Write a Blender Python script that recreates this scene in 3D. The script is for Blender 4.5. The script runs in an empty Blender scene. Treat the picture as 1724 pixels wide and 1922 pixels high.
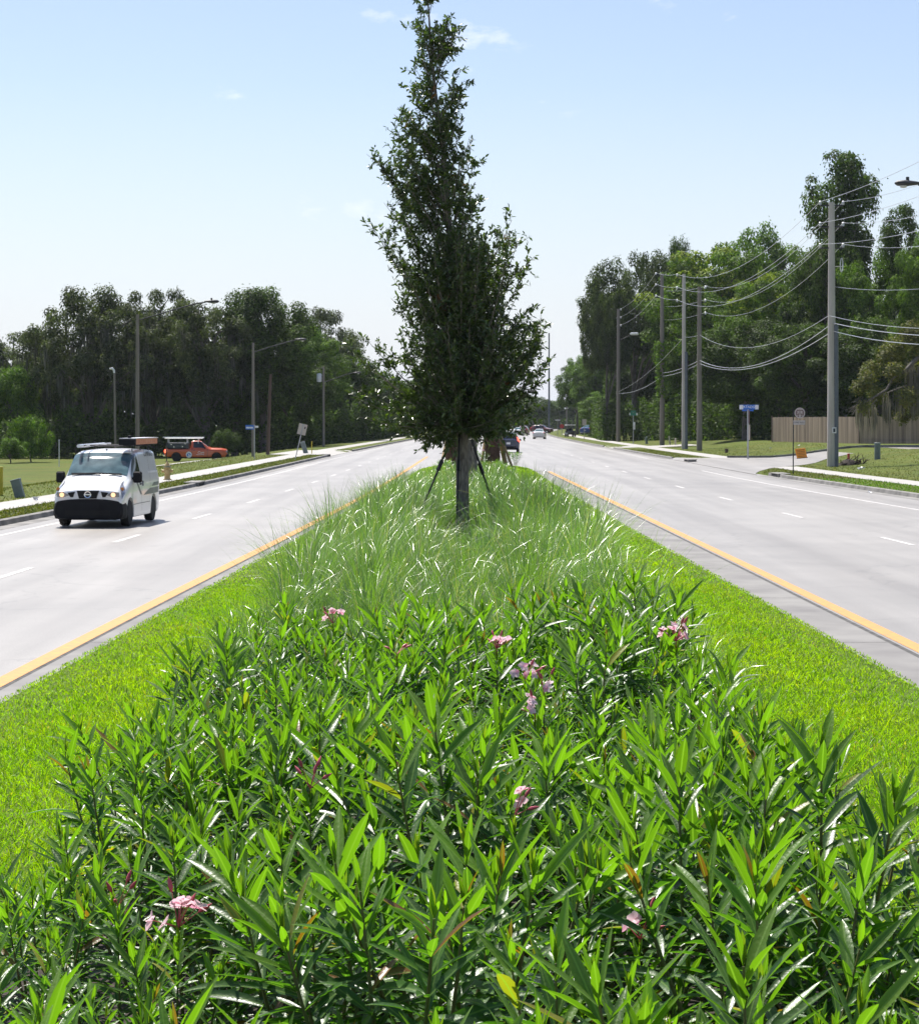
import bpy, math, random
import numpy as np
R = math.radians
rng = np.random.default_rng(7)
random.seed(7)
scene = bpy.context.scene
col = scene.collection

# ---------------------------------------------------------------- camera model (1724 x 1922 photo pixels)
F, CX, YH, H = 3880.0, 862.0, 790.0, 2.6

def lerp_tab(tab, y):
    xs = [a for a, b in tab]; ys = [b for a, b in tab]
    return np.interp(y, xs, ys)

def smooth_tab(tab):
    # dense smooth resampling of a control table
    ys = np.arange(-20, 900, 1.0)
    v = np.interp(ys, [a for a, b in tab], [b for a, b in tab])
    k = np.exp(-0.5 * (np.arange(-30, 31) / 11.0) ** 2); k /= k.sum()
    p = np.pad(v, 30, mode='reflect', reflect_type='odd')
    s = np.convolve(p, k, mode='valid')
    return lambda q: np.interp(q, ys, s)

Lcurb = smooth_tab([(-20, -13.0), (30, -11.9), (51, -11.35), (70, -10.6), (92, -10.1), (153, -9.5), (215, -8.2), (300, -6.2), (420, -1.8), (600, 10), (900, 40)])
Rcurb = smooth_tab([(-20, 17.4), (40, 16.3), (70, 15.4), (98, 14.5), (174, 14.2), (252, 14.4), (310, 14.9), (367, 16.0), (420, 17.6), (600, 29), (900, 62)])
Lyel = smooth_tab([(-20, -5.2), (21, -4.62), (30, -4.36), (48, -3.82), (76, -3.17), (148, -2.37), (200, -1.6)])
Ryel = smooth_tab([(-20, 5.45), (24, 5.24), (36, 5.18), (56, 5.0), (100, 4.63), (160, 4.3)])
Lgrass = smooth_tab([(-20, -4.8), (20, -4.2), (28, -3.93), (40, -3.62), (58, -3.16), (79, -2.6), (110, -2.0), (160, -1.35)])
Rgrass = smooth_tab([(-20, 4.6), (21, 4.44), (33, 4.22), (56, 3.97), (84, 3.74), (104, 3.8), (160, 3.65)])
Ldash = smooth_tab([(-20, -8.5), (46, -7.45), (57, -6.95), (67, -6.6), (88, -6.1), (113, -5.85), (180, -5.2), (260, -3.6), (360, -.5)])
Rdash = smooth_tab([(-20, 10.6), (45, 9.5), (58, 9.1), (70, 8.84), (82, 8.62), (92, 8.46), (116, 8.38), (174, 8.4), (265, 8.9), (360, 10.6)])
Redge = smooth_tab([(-20, 15.2), (45, 13.9), (60, 13.3), (85, 12.5), (110, 12.55), (148, 13.0), (200, 13.1), (265, 13.5), (360, 14.9)])

def sst(a, b, x):
    t = np.clip((x - a) / (b - a), 0, 1)
    return t * t * (3 - 2 * t)

def gz(x, y):
    """height of the ground (verges, field) at x, y"""
    dl = Lcurb(y) - x
    dr = x - Rcurb(y)
    z = 0.12 + 0 * dl
    z = z - 1.0 * sst(4.5, 15, dl) + 0.72 * sst(6.0, 13, dr)
    # dropped kerbs at the side street and the drives
    w1 = sst(98, 102, y) * (1 - sst(137, 140, y)) + sst(192, 195, y) * (1 - sst(203, 206, y))
    w2 = sst(150, 153, y) * (1 - sst(173, 176, y))
    z = z - 0.116 * w1 * (1 - sst(0, 3.2, dr)) * (dr > -.5) - 0.116 * w2 * (1 - sst(0, 1.6, dl)) * (dl > -.5)
    return z

def P(px, py, z=0.0):
    Y = F * (H - z) / (py - YH)
    return ((px - CX) * Y / F, Y, z)

def G(px, py):
    """point of the ground seen at photo pixel px, py"""
    z = 0.1
    for i in range(40):
        x, Y, _ = P(px, py, z)
        z = 0.6 * z + 0.4 * float(gz(x, Y))
    x, Y, _ = P(px, py, z)
    return x, Y, float(gz(x, Y))

def zat(py, Y):
    return H + (YH - py) * Y / F
def xat(px, Y):
    return (px - CX) * Y / F

# ---------------------------------------------------------------- tagging
def tag(o, label=None, cat=None, group=None, kind=None):
    if label: o['label'] = label
    if cat: o['category'] = cat
    if group: o['group'] = group
    if kind: o['kind'] = kind
    return o

def thing(name, label, cat, loc=(0, 0, 0), rz=0, group=None):
    o = bpy.data.objects.new(name, None)
    o.empty_display_size = 0.2
    col.objects.link(o)
    o.location = loc; o.rotation_euler = (0, 0, rz)
    return tag(o, label, cat, group)

def copy_tree(o, parent=None, skip='flower'):
    c = o.copy(); col.objects.link(c)
    if parent: c.parent = parent
    for ch in list(o.children):
        if not ch.name.startswith(skip): copy_tree(ch, c)
    return c

# ---------------------------------------------------------------- materials
def new_mat(name):
    m = bpy.data.materials.new(name); m.use_nodes = True
    nt = m.node_tree; nt.nodes.clear()
    out = nt.nodes.new('ShaderNodeOutputMaterial')
    return m, nt, out

def mat(name, c, rough=0.6, metal=0.0, var=0.15, scale=4.0, bump=0.0, spec=0.5, c2=None, detail=6, emit=None, est=0, coat=0, stretch=None):
    m, nt, out = new_mat(name)
    b = nt.nodes.new('ShaderNodeBsdfPrincipled')
    b.inputs['Roughness'].default_value = rough
    b.inputs['Metallic'].default_value = metal
    b.inputs['Specular IOR Level'].default_value = spec
    b.inputs['Coat Weight'].default_value = coat
    tc = nt.nodes.new('ShaderNodeTexCoord')
    n = nt.nodes.new('ShaderNodeTexNoise')
    n.inputs['Scale'].default_value = scale; n.inputs['Detail'].default_value = detail
    if stretch:
        mp = nt.nodes.new('ShaderNodeMapping'); mp.inputs['Scale'].default_value = stretch
        nt.links.new(tc.outputs['Object'], mp.inputs[0]); nt.links.new(mp.outputs[0], n.inputs['Vector'])
    else:
        nt.links.new(tc.outputs['Object'], n.inputs['Vector'])
    mx = nt.nodes.new('ShaderNodeMix'); mx.data_type = 'RGBA'
    if c2 is None:
        c1 = tuple(v * (1 - var) for v in c); c2 = tuple(min(1, v * (1 + var)) for v in c)
    else: c1 = c
    mx.inputs[6].default_value = (*c1, 1); mx.inputs[7].default_value = (*c2, 1)
    rp = nt.nodes.new('ShaderNodeMapRange')
    rp.inputs[1].default_value = 0.32; rp.inputs[2].default_value = 0.68
    nt.links.new(n.outputs['Fac'], rp.inputs[0])
    nt.links.new(rp.outputs[0], mx.inputs[0])
    nt.links.new(mx.outputs[2], b.inputs['Base Color'])
    if bump:
        bp = nt.nodes.new('ShaderNodeBump'); bp.inputs['Strength'].default_value = bump; bp.inputs['Distance'].default_value = 0.02
        nt.links.new(n.outputs['Fac'], bp.inputs['Height']); nt.links.new(bp.outputs[0], b.inputs['Normal'])
    if emit:
        b.inputs['Emission Color'].default_value = (*emit, 1); b.inputs['Emission Strength'].default_value = est
    nt.links.new(b.outputs[0], out.inputs[0])
    return m

def leaf_mat(name, trans=0.4, rough=0.4, spec=0.5, tcol=(1.25, 1.5, 0.45), rib=False):
    m, nt, out = new_mat(name)
    at = nt.nodes.new('ShaderNodeAttribute'); at.attribute_name = 'col'
    src = at.outputs['Color']
    if rib:
        uv = nt.nodes.new('ShaderNodeUVMap'); sp = nt.nodes.new('ShaderNodeSeparateXYZ')
        nt.links.new(uv.outputs[0], sp.inputs[0])
        a = nt.nodes.new('ShaderNodeMath'); a.operation = 'SUBTRACT'; a.inputs[1].default_value = 0.5
        nt.links.new(sp.outputs[0], a.inputs[0])
        ab = nt.nodes.new('ShaderNodeMath'); ab.operation = 'ABSOLUTE'; nt.links.new(a.outputs[0], ab.inputs[0])
        lt = nt.nodes.new('ShaderNodeMapRange'); lt.inputs[1].default_value = 0.03; lt.inputs[2].default_value = 0.09
        lt.inputs[3].default_value = 0.6; lt.inputs[4].default_value = 0.0
        nt.links.new(ab.outputs[0], lt.inputs[0])
        mr = nt.nodes.new('ShaderNodeMix'); mr.data_type = 'RGBA'
        mr.inputs[7].default_value = (0.22, 0.36, 0.08, 1)
        nt.links.new(lt.outputs[0], mr.inputs[0]); nt.links.new(src, mr.inputs[6]); src = mr.outputs[2]
    b = nt.nodes.new('ShaderNodeBsdfPrincipled')
    b.inputs['Roughness'].default_value = rough; b.inputs['Specular IOR Level'].default_value = spec
    nt.links.new(src, b.inputs['Base Color'])
    if rib:
        tc = nt.nodes.new('ShaderNodeTexCoord'); n = nt.nodes.new('ShaderNodeTexNoise'); n.inputs['Scale'].default_value = 90
        nt.links.new(tc.outputs['Object'], n.inputs['Vector'])
        bp = nt.nodes.new('ShaderNodeBump'); bp.inputs['Strength'].default_value = 0.35; bp.inputs['Distance'].default_value = 0.004
        nt.links.new(n.outputs['Fac'], bp.inputs['Height']); nt.links.new(bp.outputs[0], b.inputs['Normal'])
    t = nt.nodes.new('ShaderNodeBsdfTranslucent')
    mu = nt.nodes.new('ShaderNodeMix'); mu.data_type = 'RGBA'; mu.blend_type = 'MULTIPLY'; mu.inputs[0].default_value = 1
    mu.inputs[7].default_value = (*tcol, 1)
    nt.links.new(src, mu.inputs[6]); nt.links.new(mu.outputs[2], t.inputs['Color'])
    ms = nt.nodes.new('ShaderNodeMixShader'); ms.inputs[0].default_value = trans
    nt.links.new(b.outputs[0], ms.inputs[1]); nt.links.new(t.outputs[0], ms.inputs[2])
    nt.links.new(ms.outputs[0], out.inputs[0])
    return m

M = {}
def road_mat():
    m, nt, out = new_mat('road_concrete')
    b = nt.nodes.new('ShaderNodeBsdfPrincipled')
    geo = nt.nodes.new('ShaderNodeNewGeometry')
    big = nt.nodes.new('ShaderNodeTexNoise'); big.inputs['Scale'].default_value = 0.5; big.inputs['Detail'].default_value = 5
    mp = nt.nodes.new('ShaderNodeMapping'); mp.inputs['Scale'].default_value = (2.2, 0.06, 1)
    nt.links.new(geo.outputs['Position'], mp.inputs[0]); nt.links.new(mp.outputs[0], big.inputs['Vector'])
    fine = nt.nodes.new('ShaderNodeTexNoise'); fine.inputs['Scale'].default_value = 45; fine.inputs['Detail'].default_value = 8
    nt.links.new(geo.outputs['Position'], fine.inputs['Vector'])
    patch = nt.nodes.new('ShaderNodeTexNoise'); patch.inputs['Scale'].default_value = 0.25; patch.inputs['Detail'].default_value = 8; patch.inputs['Roughness'].default_value = 0.65
    nt.links.new(geo.outputs['Position'], patch.inputs['Vector'])
    m1 = nt.nodes.new('ShaderNodeMix'); m1.data_type = 'RGBA'
    m1.inputs[6].default_value = (0.235, 0.215, 0.192, 1); m1.inputs[7].default_value = (0.305, 0.283, 0.255, 1)
    r1 = nt.nodes.new('ShaderNodeMapRange'); r1.inputs[1].default_value = 0.35; r1.inputs[2].default_value = 0.62
    nt.links.new(big.outputs['Fac'], r1.inputs[0]); nt.links.new(r1.outputs[0], m1.inputs[0])
    m2 = nt.nodes.new('ShaderNodeMix'); m2.data_type = 'RGBA'; m2.blend_type = 'MULTIPLY'; m2.inputs[0].default_value = 1
    r2 = nt.nodes.new('ShaderNodeMapRange'); r2.inputs[1].default_value = 0.3; r2.inputs[2].default_value = 0.7; r2.inputs[3].default_value = 0.86; r2.inputs[4].default_value = 1.1
    nt.links.new(patch.outputs['Fac'], r2.inputs[0]); nt.links.new(m1.outputs[2], m2.inputs[6]); nt.links.new(r2.outputs[0], m2.inputs[7])
    m3 = nt.nodes.new('ShaderNodeMix'); m3.data_type = 'RGBA'; m3.blend_type = 'MULTIPLY'; m3.inputs[0].default_value = 1
    r3 = nt.nodes.new('ShaderNodeMapRange'); r3.inputs[1].default_value = 0.3; r3.inputs[2].default_value = 0.7; r3.inputs[3].default_value = 0.8; r3.inputs[4].default_value = 1.18
    nt.links.new(fine.outputs['Fac'], r3.inputs[0]); nt.links.new(m2.outputs[2], m3.inputs[6]); nt.links.new(r3.outputs[0], m3.inputs[7])
    # hairline cracks and oil spots
    wv = nt.nodes.new('ShaderNodeTexNoise'); wv.inputs['Scale'].default_value = 1.3; wv.inputs['Detail'].default_value = 6
    nt.links.new(geo.outputs['Position'], wv.inputs['Vector'])
    ad = nt.nodes.new('ShaderNodeMix'); ad.data_type = 'RGBA'; ad.blend_type = 'ADD'; ad.inputs[0].default_value = 1.6
    nt.links.new(geo.outputs['Position'], ad.inputs[6]); nt.links.new(wv.outputs['Color'], ad.inputs[7])
    vo = nt.nodes.new('ShaderNodeTexVoronoi'); vo.feature = 'DISTANCE_TO_EDGE'; vo.inputs['Scale'].default_value = 0.16
    nt.links.new(ad.outputs[2], vo.inputs['Vector'])
    rc_ = nt.nodes.new('ShaderNodeMapRange'); rc_.inputs[1].default_value = 0.0; rc_.inputs[2].default_value = 0.006; rc_.inputs[3].default_value = 0.80; rc_.inputs[4].default_value = 1.0
    nt.links.new(vo.outputs['Distance'], rc_.inputs[0])
    sp_ = nt.nodes.new('ShaderNodeTexVoronoi'); sp_.inputs['Scale'].default_value = 1.1; nt.links.new(geo.outputs['Position'], sp_.inputs['Vector'])
    rs = nt.nodes.new('ShaderNodeMapRange'); rs.inputs[1].default_value = 0.03; rs.inputs[2].default_value = 0.10; rs.inputs[3].default_value = 0.72; rs.inputs[4].default_value = 1.0
    nt.links.new(sp_.outputs['Distance'], rs.inputs[0])
    mm = nt.nodes.new('ShaderNodeMath'); mm.operation = 'MULTIPLY'; nt.links.new(rc_.outputs[0], mm.inputs[0]); nt.links.new(rs.outputs[0], mm.inputs[1])
    m4 = nt.nodes.new('ShaderNodeMix'); m4.data_type = 'RGBA'; m4.blend_type = 'MULTIPLY'; m4.inputs[0].default_value = 1
    nt.links.new(m3.outputs[2], m4.inputs[6]); nt.links.new(mm.outputs[0], m4.inputs[7])
    nt.links.new(m4.outputs[2], b.inputs['Base Color'])
    b.inputs['Roughness'].default_value = 0.42; b.inputs['Specular IOR Level'].default_value = 0.6
    bp = nt.nodes.new('ShaderNodeBump'); bp.inputs['Strength'].default_value = 0.12; bp.inputs['Distance'].default_value = 0.01
    nt.links.new(fine.outputs['Fac'], bp.inputs['Height']); nt.links.new(bp.outputs[0], b.inputs['Normal'])
    nt.links.new(b.outputs[0], out.inputs[0])
    return m
M['road'] = road_mat()
M['walk'] = mat('walk_concrete', (0.29, 0.28, 0.26), 0.8, c2=(0.38, 0.365, 0.34), scale=1.2, bump=0.1)
M['kerb'] = mat('kerb_concrete', (0.11, 0.105, 0.10), 0.85, c2=(0.25, 0.24, 0.225), scale=1.4, bump=0.2)
M['gutter'] = mat('gutter_concrete', (0.14, 0.133, 0.13), 0.8, c2=(0.22, 0.212, 0.20), scale=0.9, bump=0.2)
M['joint'] = mat('dirty_joint', (0.03, 0.03, 0.028), 0.9, c2=(0.10, 0.095, 0.09), scale=6)
M['yellow'] = mat('yellow_paint', (0.42, 0.205, 0.075), 0.7, c2=(0.62, 0.275, 0.055), scale=9)
M['white'] = mat('white_road_paint', (0.33, 0.31, 0.29), 0.6, c2=(0.58, 0.565, 0.55), scale=7)
def field_mat(name, a, b2, c3, sc=0.35):
    m, nt, out = new_mat(name)
    b = nt.nodes.new('ShaderNodeBsdfPrincipled'); b.inputs['Roughness'].default_value = 0.9; b.inputs['Specular IOR Level'].default_value = 0.15
    geo = nt.nodes.new('ShaderNodeNewGeometry')
    n1 = nt.nodes.new('ShaderNodeTexNoise'); n1.inputs['Scale'].default_value = sc; n1.inputs['Detail'].default_value = 7; n1.inputs['Roughness'].default_value = 0.62
    n2 = nt.nodes.new('ShaderNodeTexNoise'); n2.inputs['Scale'].default_value = 9; n2.inputs['Detail'].default_value = 8
    n3 = nt.nodes.new('ShaderNodeTexNoise'); n3.inputs['Scale'].default_value = 0.11; n3.inputs['Detail'].default_value = 4
    for n in (n1, n2, n3): nt.links.new(geo.outputs['Position'], n.inputs['Vector'])
    def mr(n, lo, hi, a_, b_):
        r = nt.nodes.new('ShaderNodeMapRange')
        for i, v in enumerate((lo, hi, a_, b_)): r.inputs[i + 1].default_value = v
        nt.links.new(n.outputs['Fac'], r.inputs[0]); return r
    x = nt.nodes.new('ShaderNodeMix'); x.data_type = 'RGBA'; x.inputs[6].default_value = (*a, 1); x.inputs[7].default_value = (*b2, 1)
    nt.links.new(mr(n1, 0.35, 0.65, 0, 1).outputs[0], x.inputs[0])
    y = nt.nodes.new('ShaderNodeMix'); y.data_type = 'RGBA'; y.inputs[7].default_value = (*c3, 1)
    nt.links.new(x.outputs[2], y.inputs[6]); nt.links.new(mr(n3, 0.45, 0.7, 0, 0.8).outputs[0], y.inputs[0])
    z = nt.nodes.new('ShaderNodeMix'); z.data_type = 'RGBA'; z.blend_type = 'MULTIPLY'; z.inputs[0].default_value = 1
    nt.links.new(y.outputs[2], z.inputs[6]); nt.links.new(mr(n2, 0.3, 0.7, 0.55, 1.4).outputs[0], z.inputs[7])
    nt.links.new(z.outputs[2], b.inputs['Base Color'])
    bp = nt.nodes.new('ShaderNodeBump'); bp.inputs['Strength'].default_value = 0.8; bp.inputs['Distance'].default_value = 0.05
    nt.links.new(n2.outputs['Fac'], bp.inputs['Height']); nt.links.new(bp.outputs[0], b.inputs['Normal'])
    nt.links.new(b.outputs[0], out.inputs[0])
    return m
M['field'] = field_mat('field_grass', (0.060, 0.088, 0.011), (0.105, 0.110, 0.018), (0.078, 0.112, 0.012))
M['turf'] = field_mat('turf_soil', (0.06, 0.10, 0.012), (0.09, 0.14, 0.015), (0.10, 0.11, 0.02), 1.5)
M['mulch'] = mat('bark_mulch', (0.012, 0.009, 0.007), 0.95, c2=(0.05, 0.034, 0.027), scale=30, bump=0.8)
M['oleander'] = leaf_mat('oleander_leaf', 0.45, 0.36, 0.6, (1.35, 1.65, 0.35), rib=True)
M['stem'] = mat('green_stem', (0.10, 0.13, 0.03), 0.6, c2=(0.16, 0.12, 0.05), scale=8)
M['petal'] = leaf_mat('pink_petal', 0.45, 0.6, 0.2, (1.0, 0.85, 0.9))
M['bud'] = mat('red_bud', (0.42, 0.045, 0.09), 0.5, c2=(0.5, 0.10, 0.12), scale=40)
M['turfblade'] = leaf_mat('turf_blade', 0.55, 0.45, 0.3, (1.5, 1.6, 0.25))
M['tallgrass'] = leaf_mat('tall_grass_blade', 0.36, 0.30, 1.0, (1.3, 1.45, 0.45))
M['verge'] = leaf_mat('verge_blade', 0.4, 0.5, 0.3, (1.2, 1.3, 0.4))
M['oakleaf'] = leaf_mat('street_oak_leaf', 0.32, 0.3, 0.7, (1.3, 1.45, 0.35))
M['leaf'] = leaf_mat('tree_leaf', 0.30, 0.6, 0.12, (1.25, 1.5, 0.4))
M['moss'] = leaf_mat('hanging_moss', 0.3, 0.9, 0.1, (1.0, 1.0, 0.8))
M['bark'] = mat('bark', (0.075, 0.065, 0.055), 0.9, c2=(0.16, 0.145, 0.125), scale=9, bump=0.7, stretch=(1, 1, 0.3))
M['palebark'] = mat('grey_bark', (0.085, 0.072, 0.06), 0.95, c2=(0.27, 0.24, 0.20), scale=26, bump=1.0, stretch=(1, 1, 0.25))
M['palmbark'] = mat('palm_trunk', (0.075, 0.033, 0.022), 0.9, c2=(0.14, 0.07, 0.045), scale=9, bump=0.8, stretch=(1, 1, 2))
M['stake'] = mat('timber_stake', (0.22, 0.14, 0.05), 0.8, c2=(0.32, 0.22, 0.09), scale=3, stretch=(3, 3, 0.4))
M['polewood'] = mat('weathered_pole', (0.16, 0.135, 0.115), 0.85, c2=(0.26, 0.23, 0.20), scale=3, bump=0.4, stretch=(3, 3, 0.15))
M['polebrown'] = mat('brown_pole', (0.075, 0.045, 0.035), 0.85, c2=(0.12, 0.08, 0.06), scale=3, stretch=(3, 3, 0.2))
M['poleconc'] = mat('grey_pole', (0.38, 0.345, 0.31), 0.8, c2=(0.52, 0.48, 0.44), scale=2, stretch=(2, 2, 0.2))
M['conduit'] = mat('grey_conduit', (0.10, 0.115, 0.14), 0.45, metal=0.2)
M['steel'] = mat('galvanised_steel', (0.42, 0.43, 0.44), 0.4, metal=0.7)
M['darkmetal'] = mat('dark_metal', (0.03, 0.03, 0.033), 0.45, metal=0.4)
M['wire'] = mat('bare_cable', (0.55, 0.55, 0.55), 0.35, metal=0.5)
M['insul'] = mat('insulator', (0.62, 0.63, 0.64), 0.3)
M['lampgrey'] = mat('lamp_housing', (0.028, 0.03, 0.034), 0.55)
M['glasslamp'] = mat('lamp_lens', (0.5, 0.5, 0.48), 0.25)
M['fence'] = mat('fence_board', (0.20, 0.145, 0.11), 0.85, c2=(0.50, 0.375, 0.28), scale=1.0, bump=0.2, stretch=(5.5, 5.5, 0.12), detail=3)
M['vanwhite'] = mat('white_car_paint', (0.74, 0.75, 0.76), 0.28, coat=0.6, var=0.02)
M['bumper'] = mat('black_bumper_plastic', (0.006, 0.0065, 0.009), 0.7, var=0.15, spec=0.25)
M['rubber'] = mat('tyre_rubber', (0.012, 0.012, 0.013), 0.85)
M['rim'] = mat('wheel_steel', (0.30, 0.31, 0.32), 0.4, metal=0.6)
M['carglass'] = mat('car_glass', (0.03, 0.07, 0.085), 0.06, spec=0.35, c2=(0.10, 0.17, 0.19), scale=3.5)  # teal mottling puts reflected trees and sky into the glass colour
M['darkglass'] = mat('dark_car_glass', (0.012, 0.015, 0.018), 0.08, spec=0.8)
M['chrome'] = mat('chrome', (0.75, 0.75, 0.76), 0.15, metal=1.0)
M['lens'] = mat('headlight_lens', (0.30, 0.30, 0.32), 0.12, metal=0.5, var=0.5, scale=14)
M['headlamp'] = mat('lit_headlamp', (0.9, 0.7, 0.5), 0.3, emit=(1.0, 0.50, 0.22), est=0.8)
M['redlens'] = mat('red_lens', (0.45, 0.02, 0.015), 0.2)
M['brake'] = mat('lit_brake_lamp', (0.8, 0.05, 0.03), 0.3, emit=(1.0, 0.09, 0.04), est=2.5)
M['amber'] = mat('amber_lens', (0.6, 0.2, 0.03), 0.3)
M['orange'] = mat('orange_car_paint', (0.56, 0.085, 0.02), 0.3, coat=0.6, var=0.04)
M['navycap'] = mat('dark_truck_box', (0.016, 0.026, 0.036), 0.4)
M['navy'] = mat('navy_car_paint', (0.022, 0.030, 0.075), 0.25, coat=0.8)
M['darkcar'] = mat('dark_car_paint', (0.02, 0.02, 0.023), 0.3, coat=0.6)
M['maroon'] = mat('maroon_car_paint', (0.12, 0.02, 0.02), 0.3, coat=0.6)
M['bluecar'] = mat('blue_car_paint', (0.05, 0.10, 0.28), 0.3, coat=0.6)
M['ladder'] = mat('orange_ladder', (0.50, 0.12, 0.04), 0.5, c2=(0.6, 0.28, 0.16), scale=12)
M['alu'] = mat('aluminium', (0.68, 0.69, 0.70), 0.35, metal=0.6)
M['ink'] = mat('dark_ink', (0.03, 0.035, 0.05), 0.5)
M['stripe'] = mat('grey_green_stripe', (0.10, 0.13, 0.13), 0.4)
M['blue'] = mat('blue_sign', (0.03, 0.16, 0.58), 0.4)
M['signwhite'] = mat('white_sign', (0.75, 0.75, 0.76), 0.45)
M['signback'] = mat('sign_back', (0.52, 0.45, 0.38), 0.5, c2=(0.6, 0.53, 0.46), scale=3)
M['signbrown'] = mat('brown_sign_mark', (0.19, 0.12, 0.115), 0.5)
M['signpale'] = mat('pale_sign_face', (0.55, 0.48, 0.47), 0.5)
M['green'] = mat('green_sign', (0.02, 0.20, 0.13), 0.4)
M['red'] = mat('red_sign', (0.5, 0.03, 0.03), 0.45)
M['hyd'] = mat('hydrant_yellow', (0.50, 0.33, 0.13), 0.5, c2=(0.58, 0.42, 0.2), scale=6)
M['slate'] = mat('grey_green_cabinet', (0.15, 0.185, 0.175), 0.6)
M['yellowpost'] = mat('yellow_post', (0.50, 0.40, 0.02), 0.5)
M['orangeplate'] = mat('orange_plate', (0.85, 0.26, 0.01), 0.5, c2=(0.9, 0.36, 0.02), scale=9)
M['strap'] = mat('black_strap', (0.01, 0.01, 0.011), 0.6)
M['dark'] = mat('dark_opening', (0.008, 0.008, 0.008), 0.9)
M['wood2'] = mat('dead_wood', (0.05, 0.035, 0.028), 0.9, c2=(0.11, 0.085, 0.065), scale=8)
M['building'] = mat('far_wall', (0.16, 0.17, 0.2), 0.8)

# ---------------------------------------------------------------- mesh helpers
def link(name, me, parent=None):
    o = bpy.data.objects.new(name, me); col.objects.link(o)
    if parent: o.parent = parent
    return o

def np_mesh(name, V, Q, mats, C=None, UV=None, smooth=True):
    """V (n,3), Q (m,k) -> mesh"""
    me = bpy.data.meshes.new(name)
    V = np.ascontiguousarray(V, dtype=np.float32); Q = np.ascontiguousarray(Q, dtype=np.int32)
    k = Q.shape[1]
    me.vertices.add(len(V)); me.vertices.foreach_set('co', V.ravel())
    me.loops.add(Q.size); me.loops.foreach_set('vertex_index', Q.ravel())
    me.polygons.add(len(Q)); me.polygons.foreach_set('loop_start', np.arange(0, Q.size, k, dtype=np.int32))
    if smooth: me.polygons.foreach_set('use_smooth', np.ones(len(Q), dtype=bool))
    me.update(calc_edges=True)
    if C is not None:
        ca = me.color_attributes.new('col', 'FLOAT_COLOR', 'POINT')
        ca.data.foreach_set('color', np.ascontiguousarray(np.c_[C, np.ones(len(C))], dtype=np.float32).ravel())
    if UV is not None:
        ul = me.uv_layers.new(name='UVMap')
        ul.data.foreach_set('uv', np.ascontiguousarray(UV[Q.ravel()], dtype=np.float32).ravel())
    for m in (mats if isinstance(mats, (list, tuple)) else [mats]): me.materials.append(m)
    return me

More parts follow.
